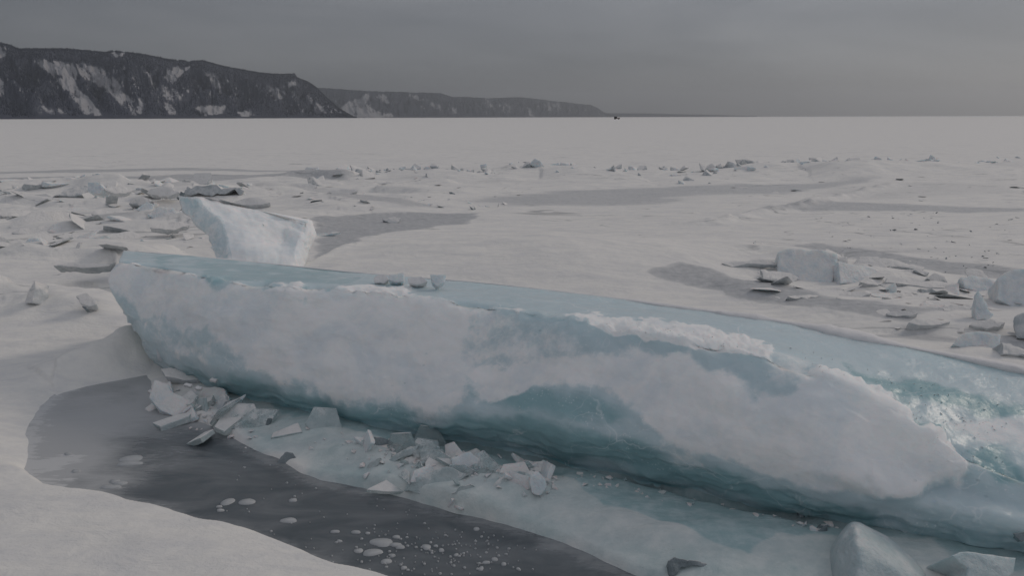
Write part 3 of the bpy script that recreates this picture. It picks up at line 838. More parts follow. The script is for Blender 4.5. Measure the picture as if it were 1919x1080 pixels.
def build_slab():
    segs = [(K_, F_, 46), (F_, M1_, 46), (M1_, M2_, 50), (M2_, B_, 34), (B_, BB_, 10), (BB_, KB_, 4), (KB_, K_, 12)]
    rings, tt = [], []
    for si, (a, b, n) in enumerate(segs):
        for q in range(n):
            f = q / n
            p = a + (b - a) * f
            if si in (1, 2, 3):     # softly bulging front
                prev = {1: K_, 2: F_, 3: M1_}[si]
                nxt = {1: M2_, 2: B_, 3: BB_}[si]
                if si == 1: prev = F_ + (F_ - M1_) * 0.6
                if si == 3: nxt = B_ + (B_ - M2_) * 0.6
                p = 0.5 * (2 * a + (-prev + b) * f + (2 * prev - 5 * a + 4 * b - nxt) * f ** 2 + (-prev + 3 * a - 3 * b + nxt) * f ** 3)
            rings.append(p)
            tt.append(si + f)
    V = np.stack(rings, 1)                    # [s][t]
    nt = V.shape[1]
    tt = np.array(tt)
    # normals of the undisturbed surface
    ds = np.gradient(V, axis=0)
    dt = np.roll(V, -1, 1) - np.roll(V, 1, 1)
    N = np.cross(dt, ds)
    N /= np.linalg.norm(N, axis=2, keepdims=True) + 1e-9
    # make sure they point outward (towards the camera on the front)
    mid = N[NS // 2, 80]
    if np.dot(mid, _c - V[NS // 2, 80]) < 0:
        N = -N
    p = V.reshape(-1, 3)
    nn = N.reshape(-1, 3)
    T = np.tile(tt, NS)
    px, py = pix(p)
    front = ((T > 0.9) & (T < 4.2)).astype(float)
    top = (T < 1).astype(float)
    w1 = fbm3(p, 0.42, 4, 3)
    w2 = fbm3(p, 0.12, 4, 7, 0.55)
    w3 = fbm3(p, 0.035, 3, 9)
    ridg = 1 - np.abs(fbm3(p * np.array((1, 1, 2.2)), 0.5, 4, 15)) * 2
    disp = front * (0.030 * w1 + 0.016 * w2 + 0.004 * w3 + 0.018 * (ridg - 0.5)) + top * (0.010 * w1 + 0.005 * w2)
    # bites along the upper front edge
    disp -= 0.035 * np.exp(-((T - 1) / 0.10) ** 2) * sstep(0.0, 0.5, fbm3(p, 0.16, 4, 23) + 0.15)
    # stepped, fractured clear ice at the right end
    right = sstep(1560, 1720, px + 0.35 * (700 - py)) * (T < 1.6)
    step = plates(p[:, 0] * 0.55 + 0.2 * p[:, 1] + .1 * w1, p[:, 1] + 1.2 * p[:, 2] + .1 * w1, 0.17, 3)
    step2 = plates(p[:, 0] * 1.0 + 0.4 * p[:, 1] + 3, p[:, 1] + 1.2 * p[:, 2], 0.07, 5)
    lay = np.abs(((p[:, 2] * 14 + 1.4 * w1) % 1) - 0.5)
    disp += right * sstep(0.30, 0.55, T) * (0.008 * step + 0.004 * step2 + 0.005 * lay)
    # layer seams along the foot
    foot = sstep(3.0, 3.5, T) * (T < 4)
    disp += foot * (0.014 * plates(p[:, 0] * 0.3 + 9, p[:, 2] * 3 + 0.2 * w1, 0.11, 11) + 0.012 * (((p[:, 2] * 17 + 1.6 * w1 + .4 * w2) % 1) - 0.5) * sstep(-.2, .3, fbm3(p, .3, 3, 67)))
    p = p + nn * disp[:, None]
    # --- masks: where the ice is frosted and where it is clear and deep
    wob = fbm3(p, 0.25, 4, 33)
    wob2 = fbm3(p, 0.07, 4, 39, .6)
    qx, qy = px + 46 * wob + 14 * wob2, py + 34 * fbm3(p, 0.22, 4, 37) + 12 * wob2
    cloud = np.zeros(len(p))
    for poly, soft, amt in [
        ([(203, 515), (235, 488), (330, 505), (400, 518), (455, 540), (560, 562), (640, 552), (700, 535), (800, 545), (870, 575), (900, 640), (880, 690), (870, 770), (800, 792), (720, 762), (620, 745), (540, 722), (470, 690), (400, 640), (330, 600), (240, 580)], 34, 1.0),
        ([(225, 560), (330, 590), (400, 640), (470, 690), (400, 680), (300, 650), (240, 600)], 30, .55),
        ([(860, 680), (950, 660), (1060, 668), (1180, 662), (1280, 660), (1340, 690), (1420, 735), (1480, 730), (1540, 690), (1630, 735), (1700, 795), (1760, 830), (1812, 872), (1790, 900), (1690, 938), (1600, 922), (1500, 905), (1430, 885), (1330, 850), (1260, 835), (1200, 790), (1120, 730), (1000, 720), (900, 760)], 28, 1.0),
        ([(850, 560), (960, 590), (1080, 640), (1090, 700), (980, 720), (880, 740), (850, 660)], 50, .62),
        ([(1370, 650), (1480, 660), (1560, 700), (1600, 740), (1560, 760), (1440, 720)], 25, .5),
        ([(1760, 790), (1900, 780), (1960, 800), (1960, 850), (1830, 840)], 18, .7),
        ([(1480, 600), (1560, 625), (1700, 655), (1920, 700), (1920, 730), (1700, 690), (1540, 655)], 22, .38),
        ([(1230, 805), (1330, 780), (1330, 880), (1250, 870)], 25, .6), ([(930, 560), (985, 575), (970, 610), (930, 590)], 10, .7)]:
        cloud = np.maximum(cloud, amt * sstep(soft, -soft, sd_poly(poly, qx, qy)))
    cloud = np.where(T < 0.93, cloud * np.where(px > 1380, 1, 0.15), cloud)
    crumb = np.zeros(len(p))
    for poly in ([(1050, 590), (1100, 588), (1170, 598), (1230, 602), (1330, 616), (1400, 632), (1450, 652), (1440, 668), (1370, 664), (1290, 652), (1190, 634), (1110, 614)],
                 [(480, 540), (540, 533), (620, 545), (690, 535), (780, 545), (760, 556), (690, 556), (600, 566), (520, 560)]):
        crumb = np.maximum(crumb, sstep(7, -7, sd_poly(poly, px + 16 * wob2 + 8 * wob, py + 12 * fbm3(p, .06, 3, 49))))
    p = p + nn * (crumb * (0.003 + 0.030 * np.abs(fbm3(p, .035, 4, 45, .65))))[:, None]
    lump = sstep(9, -9, sd_poly([(1440, 690), (1535, 694), (1600, 722), (1660, 742), (1700, 792), (1752, 818), (1816, 868), (1812, 884), (1780, 902), (1745, 908), (1712, 940), (1668, 930), (1600, 915), (1520, 890), (1420, 860), (1400, 760)], px + 13 * wob2 + 8 * wob, py + 16 * fbm3(p, .06, 4, 59)))
    p = p + nn * ((0.050 * lump * sstep(1430, 1620, px) + 0.010 * lump * plates(p[:, 0], p[:, 2] + .3 * p[:, 1], .13, 31) * sstep(1500, 1650, px)))[:, None]
    cloud = np.maximum(cloud, lump * sstep(1440, 1600, px))
    cloud = np.maximum(cloud, 1.2 * crumb)
    deepm = np.zeros(len(p))
    for poly, soft, amt in [
        ([(310, 665), (430, 700), (560, 735), (700, 765), (800, 795), (880, 790), (1000, 790), (1180, 820), (1300, 870), (1500, 925), (1640, 960), (1640, 1010), (1400, 950), (1100, 875), (850, 830), (600, 785), (440, 745)], 26, .95),
        ([(655, 655), (690, 665), (715, 690), (700, 720), (660, 690)], 10, .95), ([(880, 740), (960, 720), (1120, 745), (1180, 790), (1100, 800), (960, 790)], 24, .8),
        ([(1600, 690), (1700, 705), (1850, 735), (1930, 760), (1930, 790), (1800, 770), (1680, 745)], 14, .95), ([(1640, 765), (1720, 780), (1780, 800), (1760, 815), (1690, 800)], 12, .7),
        ([(1815, 845), (1880, 840), (1935, 880), (1935, 915), (1860, 905)], 14, .85), ([(1290, 670), (1420, 680), (1500, 650), (1400, 610), (1290, 640)], 20, .25),
        ([(500, 535), (580, 540), (585, 552), (520, 550)], 6, .6), ([(235, 472), (460, 492), (700, 515), (690, 535), (450, 525), (300, 500)], 8, .55),
        ([(1500, 960), (1700, 985), (1930, 1000), (1930, 1060), (1700, 1020), (1560, 1000)], 20, .55), ([(920, 560), (1100, 580), (1100, 600), (930, 585)], 10, .35)]:
        deepm = np.maximum(deepm, amt * sstep(soft, -soft, sd_poly(poly, qx, qy)))
    deepm = np.where(T > 3.95, 0.9, deepm)
    Fc = grid_faces(NS, nt)
    wrap = np.stack([np.arange(NS - 1) * nt + nt - 1, (np.arange(NS - 1) + 1) * nt + nt - 1, (np.arange(NS - 1) + 1) * nt, np.arange(NS - 1) * nt], 1)
    Fc = np.concatenate([Fc, wrap])
    # close the two ends with fans
    ends = []
    extra = []
    for e, s in ((0, 0), (NS - 1, 1)):
        cidx = len(p) + len(extra)
        extra.append(p.reshape(NS, nt, 3)[e].mean(0))
        ii = e * nt + np.arange(nt)
        jj = e * nt + (np.arange(nt) + 1) % nt
        ends.append(np.stack([ii, jj, np.full(nt, cidx), np.full(nt, cidx)], 1))
    V2 = np.concatenate([p, extra])
    cloud = np.concatenate([cloud, [.6, .3]])
    deepm = np.concatenate([deepm, [.3, .6]])
    me_name = 'ice_body'
    o = grid_mesh(me_name, V2, Fc, M_SLAB, {'cloud': cloud, 'deep': deepm})
    bm = bmesh.new()
    bm.from_mesh(o.data)
    bm.verts.ensure_lookup_table()
    for e, q in ((0, len(p)), (NS - 1, len(p) + 1)):
        for a in range(nt):
            b = (a + 1) % nt
            try:
                bm.faces.new((bm.verts[e * nt + a], bm.verts[e * nt + b], bm.verts[q]))
            except ValueError:
                pass
    bmesh.ops.recalc_face_normals(bm, faces=bm.faces)
    for f in bm.faces:
        f.smooth = True
    bm.to_mesh(o.data)
    bm.free()
    return o
def empty(name, loc, label, cat, group=None):
    o = bpy.data.objects.new(name, None)
    COL.objects.link(o)
    o.location = loc
    o.empty_display_size = 0.2
    return setp(o, label, cat, group)
def adopt(child, root):
    child.parent = root
    child.matrix_parent_inverse = Matrix.Translation(-root.location)
slab_root = empty('ice_slab', Vector(B_[NS // 2]), 'huge tilted turquoise ice slab with frosted face lying across the foreground', 'ice slab')
adopt(build_slab(), slab_root)
# snow rim lying along the far top edge
def build_rim():
    n, m = 300, 10
    pts = curve(cK, n)
    px, _ = pix(pts)
    rad = np.interp(px, [220, 300, 420, 560, 700, 900, 1060, 1180, 1270, 1340, 1350, 1400, 1420, 1445, 1500, 1580, 1640, 1700, 1800, 1900, 1990, 2250],
                    [.003, .006, .007, .006, .006, .004, .006, .012, .016, .012, .024, .022, .030, .014, .018, .034, .026, .009, .016, .020, .018, .018])
    rad = rad * (1 + 0.35 * fbm2(px / 60, px * 0, 4, 5))
    tang = np.gradient(pts, axis=0)
    tang /= np.linalg.norm(tang, axis=1, keepdims=True)
    side = np.cross(tang, (0, 0, 1))
    side /= np.linalg.norm(side, axis=1, keepdims=True)
    V = []
    for k in range(m):
        a = 2 * math.pi * k / m
        wv = 1 + 0.2 * fbm2(px / 25 + k, px * 0 + k * .7, 3, 8)
        V.append(pts + side * (rad * 1.9 * math.cos(a) * wv)[:, None] + np.array((0, 0, 1.0)) * (rad * 0.85 * math.sin(a) * wv - rad * .1)[:, None])
    V = np.stack(V, 1).reshape(-1, 3)
    Fc = grid_faces(n, m)
    wrap = np.stack([np.arange(n - 1) * m + m - 1, (np.arange(n - 1) + 1) * m + m - 1, (np.arange(n - 1) + 1) * m, np.arange(n - 1) * m], 1)
    return grid_mesh('snow_rim', V, np.concatenate([Fc, wrap]), M_SNOW)
adopt(build_rim(), slab_root)

def build_glint_crystals():  # white chips painted in as sparkle on the ice, plus crystals along crumb bands
    me = bpy.data.objects['ice_body'].data
    V = np.empty(len(me.vertices) * 3, np.float32); me.vertices.foreach_get('co', V)
    V = V.reshape(-1, 3).astype(float)
    px, py = pix(V)
    bm = bmesh.new()
    zones = [([(1620, 690), (1860, 740), (1900, 800), (1840, 840), (1720, 790), (1640, 730)], 130), ([(1700, 780), (1860, 790), (1900, 900), (1830, 890)], 60), ([(1480, 640), (1600, 680), (1580, 720), (1480, 680)], 25),
             ([(1060, 595), (1300, 620), (1440, 660), (1280, 650)], 60), ([(500, 540), (690, 540), (690, 560), (520, 560)], 30)]
    r_ = random.Random(77)
    for poly, n in zones:
        ids = np.nonzero(sd_poly(poly, px, py) < 0)[0]
        ids = [i for i in ids if V[i, 2] > .2]
        for _ in range(n if ids else 0):
            c_ = Vector(V[r_.choice(ids)])
            L = r_.choice((.003, .004, .005, .008))
            a = Vector((r_.gauss(0, 1), r_.gauss(0, 1), r_.gauss(0, .6))).normalized() * L
            b = Vector((r_.gauss(0, 1), r_.gauss(0, 1), r_.gauss(0, 1))).normalized() * L * .5
            t = Vector((-.2, -.7, .7)) * L * .9
            q = [bm.verts.new(c_ + w) for w in (a, -a, b, t)]
            for f in ((0, 1, 2), (0, 3, 1), (1, 3, 2), (2, 3, 0)):
                bm.faces.new([q[i] for i in f])
    bmesh.ops.recalc_face_normals(bm, faces=bm.faces)
    o = mesh_obj('glint_crystals', bm, M_SNOW)
    o['kind'] = 'stuff'
    return o
adopt(build_glint_crystals(), slab_root)

# ------------------------------------------------------------------ pieces traced on their own planes
def jag(poly, amp, depth, r_):
    for _ in range(depth):
        out = []
        for i, a in enumerate(poly):
            b = poly[(i + 1) % len(poly)]
            L = (b - a).length
            out.append(a)
            if L > 0.02:
                off = Vector((r_.gauss(0, 1), r_.gauss(0, 1), r_.gauss(0, 1))) * L * amp
                out.append((a + b) / 2 + off)
        poly = out
    return poly
def piece(name, label, outline, base, normal, thick, mat, cat='ice chunk', group=None, zb=None, seed=None, taper=0.9, bev=0.012, rough=0.05, shift=(0, 0, 0), smooth=False):
    """a broken slab: outline on a plane through the foot point, given a real thickness behind it"""
    r_ = random.Random(seed if seed is not None else len(bpy.data.objects))
    if len(base) == 3:
        p0 = Vector(P(*base))
    else:
        g0 = G(base[0], base[1], 0.05)
        p0 = Vector(G(base[0], base[1], zg(g0[0], g0[1]) if zb is None else zb))
    n = Vector(normal).normalized()
    pts = []
    for px, py in outline:
        d = Vector(ray(px, py))
        o = Vector(_c)
        t = n.dot(p0 - o) / n.dot(d)
        pts.append(o + d * t)
    cen = sum(pts, Vector()) / len(pts)
    poly = jag(pts, rough, 2, r_)
    poly = [q - n * n.dot(q - p0)  for q in poly]
    bm = bmesh.new()
    fr = [bm.verts.new(q) for q in poly]
    bk = [bm.verts.new(cen + (q - cen) * taper * r_.uniform(.94, 1.04) - n * thick * r_.uniform(.85, 1.1) + Vector(shift)) for q in poly]
    m = len(poly)
    bm.faces.new(fr)
    bm.faces.new(bk[::-1])
    for i in range(m):
        j = (i + 1) % m
        bm.faces.new((fr[j], fr[i], bk[i], bk[j]))
    bmesh.ops.recalc_face_normals(bm, faces=bm.faces)
    ed = [e for e in bm.edges if len(e.link_faces) == 2 and e.calc_face_angle(0) > 0.6]
    if bev:
        bmesh.ops.bevel(bm, geom=ed, offset=bev, segments=2, profile=0.6, affect='EDGES', clamp_overlap=True)
    bmesh.ops.triangulate(bm, faces=[f for f in bm.faces if len(f.verts) > 4])
    size = max((q - cen).length for q in poly)
    if not smooth:
        bmesh.ops.subdivide_edges(bm, edges=[e for e in bm.edges if e.calc_length() > size * .18], cuts=2, use_grid_fill=True)
        bmesh.ops.triangulate(bm, faces=[f for f in bm.faces if len(f.verts) > 4])
        co = np.array([v.co[:] for v in bm.verts])
        bm.normal_update()
        amp = min(.03, .09 * size)
        dv = amp * fbm3(co + 7 * len(bpy.data.objects), size * .55, 4, 5, .6)
        for v, q in zip(bm.verts, dv):
            v.co += v.normal * float(q)
    loc = Vector((cen.x, cen.y, min(v.co.z for v in bm.verts)))
    bmesh.ops.translate(bm, verts=bm.verts, vec=-loc)
    bm.normal_update(); bm.verts.index_update()
    o = mesh_obj(name, bm, mat, None, True)
    if not smooth:
        o.data.set_sharp_from_angle(angle=math.radians(26))
    o.location = loc
    return setp(o, label, cat, group)

# second, upright slab behind the big one
def build_upright():
    cs = [[(335, 368, 7.9), (345, 400, 7.7), (385, 440, 7.4), (402, 470, 7.15), (408, 530, 6.9)],
          [(354, 371, 7.75), (397, 402, 7.45), (419, 440, 7.18), (427, 470, 6.97), (431, 530, 6.72)],
          [(410, 376, 7.85), (440, 408, 7.5), (455, 440, 7.2), (460, 470, 6.98), (462, 530, 6.74)],
          [(470, 396, 7.8), (486, 415, 7.55), (492, 442, 7.32), (494, 470, 7.02), (495, 530, 6.75)],
          [(524, 410, 7.7), (530, 424, 7.55), (530, 452, 7.4), (526, 478, 7.05), (524, 530, 6.76)],
          [(566, 421, 7.6), (563, 440, 7.42), (559, 460, 7.22), (553, 485, 7.02), (550, 530, 6.8)],
          [(577, 413, 7.66), (577, 438, 7.5), (572, 460, 7.3), (565, 485, 7.15), (560, 530, 6.95)],
          [(588, 418, 7.9), (588, 440, 7.75), (582, 460, 7.6), (574, 485, 7.4), (566, 530, 7.2)],
          [(560, 412, 8.2), (560, 440, 8.2), (560, 470, 8.1), (560, 490, 8.0), (560, 520, 7.8)],
          [(440, 392, 8.25), (440, 420, 8.2), (440, 450, 8.1), (440, 480, 8.0), (440, 515, 7.8)]]
    m, per = 60, 12
    cur = [curve(q, m) for q in cs]
    V, U = [], []
    n = len(cur)
    for i in range(n):
        a, b = cur[i], cur[(i + 1) % n]
        for q in range(per):
            V.append(a + (b - a) * q / per)
            U.append(i + q / per)
    V = np.stack(V, 0)
    nu = V.shape[0]
    U = np.repeat(np.array(U), m)
    Tv = np.tile(np.linspace(0, 1, m), nu)
    p = V.reshape(-1, 3)
    c0 = p.mean(0)
    d = p - c0
    d[:, 2] = 0
    d /= np.linalg.norm(d, axis=1, keepdims=True)
    p = p + d * (0.05 * fbm3(p, 0.22, 4, 71) + 0.02 * fbm3(p, 0.06, 4, 73, .6) + 0.02 * plates(p[:, 0], p[:, 2], .17, 77))[:, None]
    p[:, 2] += 0.05 * fbm3(p, 0.12, 4, 75, .6) * (1 - Tv)
    cl = np.where((U > 1.2) & (U < 4.9), 1.2, 0.55)
    cl = np.where(U > 7.1, 1.2, np.where(U > 4.9, 0.9, cl))
    dp = np.zeros(len(U))
    Fc = grid_faces(nu, m, True)
    # lid
    cap = p.reshape(nu, m, 3)[:, 0].mean(0) + np.array((0, 0, .02))
    p = np.concatenate([p, [cap]])
    o = grid_mesh('upright_ice_slab', p, Fc, M_SLAB, {'cloud': np.append(cl, 1), 'deep': np.append(dp, 0)})
    bm = bmesh.new(); bm.from_mesh(o.data); bm.verts.ensure_lookup_table()
    for a in range(nu):
        bm.faces.new((bm.verts[a * m], bm.verts[((a + 1) % nu) * m], bm.verts[nu * m]))
    bmesh.ops.recalc_face_normals(bm, faces=bm.faces)
    loc = Vector((c0[0], c0[1], 0.05))
    bmesh.ops.translate(bm, verts=bm.verts, vec=-loc)
    for f in bm.faces: f.smooth = True
    bm.to_mesh(o.data); bm.free()
    o.location = loc
    return setp(o, 'upright pale ice slab with snowy face standing just behind the big turquoise slab', 'ice slab')
build_upright()
piece('ice_block', 'squared pale ice block half buried right of the big snow drift', [(1456, 471), (1515, 469), (1569, 474), (1568, 505), (1560, 530), (1500, 530), (1455, 520)], (1520, 526), (-0.1, -0.72, 0.66), 0.45, M_PALE, 'ice block', bev=.03)
piece('ice_slab', 'flat snow topped ice slab tilted against the squared pale block', [(1570, 488), (1600, 497), (1634, 500), (1660, 512), (1640, 530), (1575, 532)], (1600, 528), (0.3, -0.7, 0.65), 0.25, M_PALE, 'ice slab', bev=.015)
piece('ice_plate', 'long thin ice plate leaning right of the squared pale block', [(1582, 480), (1660, 484), (1735, 500), (1725, 508), (1650, 505), (1600, 494)], (1650, 506), (0.05, -0.5, 0.86), 0.10, M_CHUNK, 'ice plate')
piece('ice_chunk', 'dark grey triangular ice chunk among the right hand plates', [(1738, 522), (1752, 511), (1770, 518), (1776, 530), (1745, 532)], (1755, 531), (0.1, -0.8, 0.5), 0.12, M_PLATE)
piece('ice_plate', 'flat plate under the dark triangular chunk on the right', [(1660, 520), (1730, 524), (1800, 534), (1790, 540), (1700, 533), (1655, 528)], (1720, 535), (0, -0.35, 0.94), 0.05, M_CHUNK, 'ice plate')
piece('ice_block', 'small dark edged rectangular ice block below the dark triangle chunk', [(1726, 541), (1744, 540), (1775, 545), (1774, 550), (1727, 549)], (1750, 549), (0, -0.9, 0.3), 0.14, M_PLATE, 'ice block')
piece('ice_slab', 'translucent tilted ice slab at the right with a broken lower edge', [(1800, 520), (1830, 517), (1868, 526), (1866, 543), (1835, 548), (1810, 540)], (1835, 547), (0.1, -0.75, 0.6), 0.14, M_PALE, 'ice slab')
piece('ice_shard', 'pointed ice shard standing upright near the right edge', [(1828, 570), (1830, 548), (1835, 543), (1846, 566), (1862, 590), (1850, 600), (1830, 600)], (1845, 600), (-0.2, -0.85, 0.45), 0.08, M_PALE, 'ice shard')
piece('ice_slab', 'tall rough ice slab at the right edge of the rubble', [(1870, 520), (1900, 505), (1945, 500), (1955, 560), (1930, 585), (1868, 560)], (1905, 578), (-0.2, -0.8, 0.5), 0.3, M_PALE, 'ice slab')
piece('ice_block', 'grey faceted ice block cut by the right edge of the picture', [(1900, 595), (1915, 585), (1960, 582), (1965, 640), (1905, 634)], (1930, 638), (-0.5, -0.8, 0.35), 0.3, M_CHUNK, 'ice block')
piece('ice_block', 'smooth rounded snowy block just above the right end of the turquoise slab', [(1785, 645), (1808, 624), (1850, 622), (1874, 628), (1872, 645), (1862, 662), (1820, 656)], (1830, 655), (-0.15, -0.75, 0.6), 0.2, M_PALE, 'ice block')
piece('ice_shard', 'small square edged shard beside the rounded snowy block on the right', [(1877, 642), (1896, 644), (1925, 656), (1925, 668), (1880, 664)], (1895, 664), (0.2, -0.7, 0.6), 0.10, M_CHUNK, 'ice shard')
piece('ice_plate', 'long dark crusted plate edge on the snow right of the drift', [(1350, 492), (1400, 490), (1440, 485), (1462, 496), (1430, 496), (1370, 500)], (1400, 497), (0, -0.5, 0.86), 0.05, M_CHUNK, 'ice plate')
piece('ice_plate', 'thin bluish plate lying between the drift and the squared block', [(1425, 505), (1460, 508), (1497, 521), (1490, 528), (1430, 522)], (1460, 526), (0.1, -0.5, 0.85), 0.06, M_CHUNK, 'ice plate')
# shards at the foot of the slab
piece('ice_shard', 'broad grey ice shard lying at the left foot of the turquoise slab', [(287, 712), (312, 722), (350, 748), (398, 775), (382, 800), (345, 782), (300, 770), (280, 745)], (320, 775, 4.12), (0.15, -0.55, 0.82), 0.06, M_PALE, 'ice shard')
piece('ice_shard', 'wedge shaped ice shard tucked under the left end of the turquoise slab', [(345, 738), (375, 725), (420, 728), (430, 750), (405, 775), (370, 762)], (395, 772, 4.22), (-0.3, -0.6, 0.74), 0.07, M_PALE, 'ice shard')
piece('ice_splinter', 'long splinter of ice pointing up beside the wedge shard', [(380, 806), (395, 782), (425, 755), (462, 738), (452, 756), (425, 778), (398, 800)], (390, 803, 3.98), (0.3, -0.7, 0.64), 0.04, M_PALE, 'ice splinter')
piece('ice_splinter', 'short ice splinter pinned between shards at the slab foot', [(402, 775), (410, 745), (420, 740), (424, 752), (412, 772)], (407, 776, 4.12), (-0.4, -0.8, 0.4), 0.03, M_CHUNK, 'ice splinter')
piece('ice_plate', 'thin grey ice plate under the snowy tip left of the slab', [(300, 690), (320, 688), (385, 700), (375, 712), (310, 706)], (340, 708, 4.55), (0.1, -0.35, 0.93), 0.05, M_CHUNK, 'ice plate')
piece('ice_chip', 'upright clear chip wedged between snow bank and slab corner', [(293, 650), (306, 655), (318, 676), (296, 678)], (305, 677, 4.68), (-0.1, -0.95, 0.2), 0.04, M_CHUNK, 'ice chip')
for (cx, cy, s, lab) in ((352, 722, 9, 'leftmost glinting white crumb on the shards at the slab foot'), (372, 727, 8, 'second glinting white crumb on the shards at the slab foot'), (400, 712, 9, 'bright ice crumb just under the slab edge above the shards'), (283, 734, 8, 'bright crumb at the left tip of the broad grey shard')):
    piece('ice_crumb', lab, [(cx - s, cy), (cx - s * .3, cy - s * .5), (cx + s, cy - s * .2), (cx + s * .5, cy + s * .4)], (cx, cy + 3, 4.3), (0.2, -0.6, 0.75), 0.025, M_SNOW, 'ice crumb', bev=.004)
piece('dark_ice_shard', 'dark clear ice shard standing on edge where snow meets the pool', [(515, 880), (535, 846), (548, 849), (571, 876), (560, 893), (540, 888)], (545, 892), (0.05, -0.85, 0.5), 0.045, M_DARK, 'ice shard')
piece('ice_shard', 'dark triangular ice shard poking from snow below the slab middle', [(688, 822), (715, 820), (752, 833), (748, 841), (722, 842), (709, 849)], (715, 848, 3.5), (0.2, -0.8, 0.5), 0.06, M_DARK, 'ice shard')
piece('ice_shard', 'slim leaf shaped shard left of the tilted plates under the slab', [(680, 886), (692, 868), (712, 858), (708, 872), (697, 880)], (690, 885, 3.32), (-0.3, -0.8, 0.5), 0.03, M_GREEN, 'ice shard')
piece('ice_plate', 'long narrow tilted ice plate rising towards the slab foot', [(700, 880), (730, 860), (770, 838), (786, 835), (778, 850), (740, 866), (712, 884)], (720, 880, 3.35), (-0.2, -0.75, 0.6), 0.06, M_GREEN, 'ice plate')
piece('ice_plate', 'broad greenish ice plate leaning over a dark gap below the slab', [(692, 900), (715, 885), (760, 858), (830, 840), (850, 868), (845, 885), (800, 900), (750, 910)], (770, 905, 3.26), (-0.12, -0.6, 0.78), 0.10, M_GREEN, 'ice plate')
piece('ice_plate', 'rounded lower ice plate with a shaded hollow beneath it', [(755, 922), (765, 902), (800, 888), (850, 878), (880, 890), (860, 902), (820, 914), (790, 926)], (790, 925, 3.13), (-0.1, -0.8, 0.58), 0.10, M_GREEN, 'ice plate')
piece('ice_slab', 'smooth upright greenish slab between the plates below the slab', [(846, 858), (880, 848), (902, 862), (908, 892), (880, 896), (850, 884)], (880, 896, 3.2), (0.2, -0.85, 0.5), 0.10, M_PALE, 'ice slab')
piece('ice_shard', 'pointed greenish shard lowest on the snow lip in the middle', [(846, 926), (862, 912), (882, 908), (900, 918), (912, 922), (905, 936), (890, 934)], (880, 933, 3.05), (0.1, -0.85, 0.4), 0.06, M_GREEN, 'ice shard')
piece('ice_plate', 'wide pale ice plate tilted towards the pool right of the hollow', [(905, 935), (915, 918), (940, 898), (960, 880), (985, 885), (990, 908), (960, 922)], (940, 930, 3.05), (0.15, -0.7, 0.7), 0.07, M_GREEN, 'ice plate')
piece('ice_chunk', 'small clear ice chunk frozen upright beside the wide pale plate', [(994, 888), (1005, 882), (1022, 896), (1026, 912), (1015, 930), (998, 926), (992, 905)], (1010, 930, 3.0), (0.1, -0.85, 0.5), 0.06, M_PALE)
piece('ice_chip', 'dark oval chip stuck in the snow apron left of centre', [(497, 797), (501, 784), (507, 784), (506, 792), (500, 798)], (502, 798, 3.8), (-0.2, -0.9, 0.4), 0.02, M_DARK, 'ice chip', bev=.003)
piece('ice_chip', 'dark flat chip in the snow below the teal ice', [(628, 839), (640, 835), (657, 839), (650, 844), (636, 844)], (640, 844, 3.62), (0, -0.7, 0.7), 0.03, M_DARK, 'ice chip', bev=.003)
piece('ice_chip', 'dark pair of chips on the snow apron edge', [(635, 897), (645, 894), (664, 899), (660, 902), (645, 902)], (648, 901), (0, -0.6, 0.8), 0.02, M_DARK, 'ice chip', bev=.003)
piece('ice_chip', 'dark chip lying on the lip of the apron above the pool', [(830, 960), (842, 956), (855, 961), (848, 966), (835, 965)], (842, 966), (0, -0.6, 0.8), 0.02, M_DARK, 'ice chip', bev=.003)
piece('ice_chunk', 'dark ragged ice chunk breaking through snow at the bottom edge', [(1252, 1052), (1264, 1045), (1285, 1050), (1308, 1053), (1334, 1064), (1325, 1067), (1300, 1060), (1280, 1064), (1262, 1082), (1254, 1078)], (1280, 1082), (0.1, -0.75, 0.6), 0.07, M_DARK)
def boulder():
    bm = bmesh.new()
    bmesh.ops.create_icosphere(bm, subdivisions=5, radius=1)
    co = np.array([v.co[:] for v in bm.verts])
    n = fbm3(co + 5, .9, 4, 3, .5)
    pl = plates(co[:, 0] + .3 * co[:, 1], co[:, 2] + .4 * co[:, 1], .8, 9, .25)
    for v, a, b in zip(bm.verts, n, pl):
        v.co *= 1 + .16 * a + .05 * b
        v.co.x *= .30 if v.co.x > 0 else .10
        v.co.y *= .22
        v.co.z *= .145
        v.co.z -= .40 * max(v.co.x, -.02)
    o = mesh_obj('ice_boulder', bm, M_BLUISH, None, True)
    p = P(1612, 1066, 2.5)
    o.location = (p[0], p[1], .055)
    o.rotation_euler = (0, 0, -.35)
    return setp(o, 'large smooth pale ice boulder at the bottom right below the slab', 'ice boulder')
boulder()
piece('ice_block', 'pale broken ice block in the bottom right corner', [(1785, 1042), (1800, 1035), (1860, 1040), (1905, 1046), (1900, 1075), (1880, 1100), (1810, 1100), (1815, 1066)], (1850, 1095, 2.32), (0.2, -0.7, 0.68), 0.2, M_BLUISH, 'ice block', bev=.05, rough=.03, smooth=True)
piece('ice_chip', 'grey chip wedged under the slab near the right', [(1497, 963), (1503, 958), (1511, 963), (1508, 971), (1499, 971)], (1503, 971, 2.86), (0, -0.9, 0.4), 0.03, M_DARK, 'ice chip', bev=.003)
piece('ice_chip', 'dark faceted chip in the hollow above the pale boulder', [(1532, 995), (1543, 987), (1552, 983), (1551, 999), (1540, 1001)], (1543, 1001, 2.72), (0.1, -0.9, 0.4), 0.04, M_DARK, 'ice chip', bev=.003)
piece('ice_chunk', 'grey chunk of ice at the right edge beside the slab foot', [(1898, 1000), (1925, 995), (1940, 1010), (1915, 1016)], (1915, 1015, 2.5), (-0.3, -0.8, 0.5), 0.08, M_DARK)
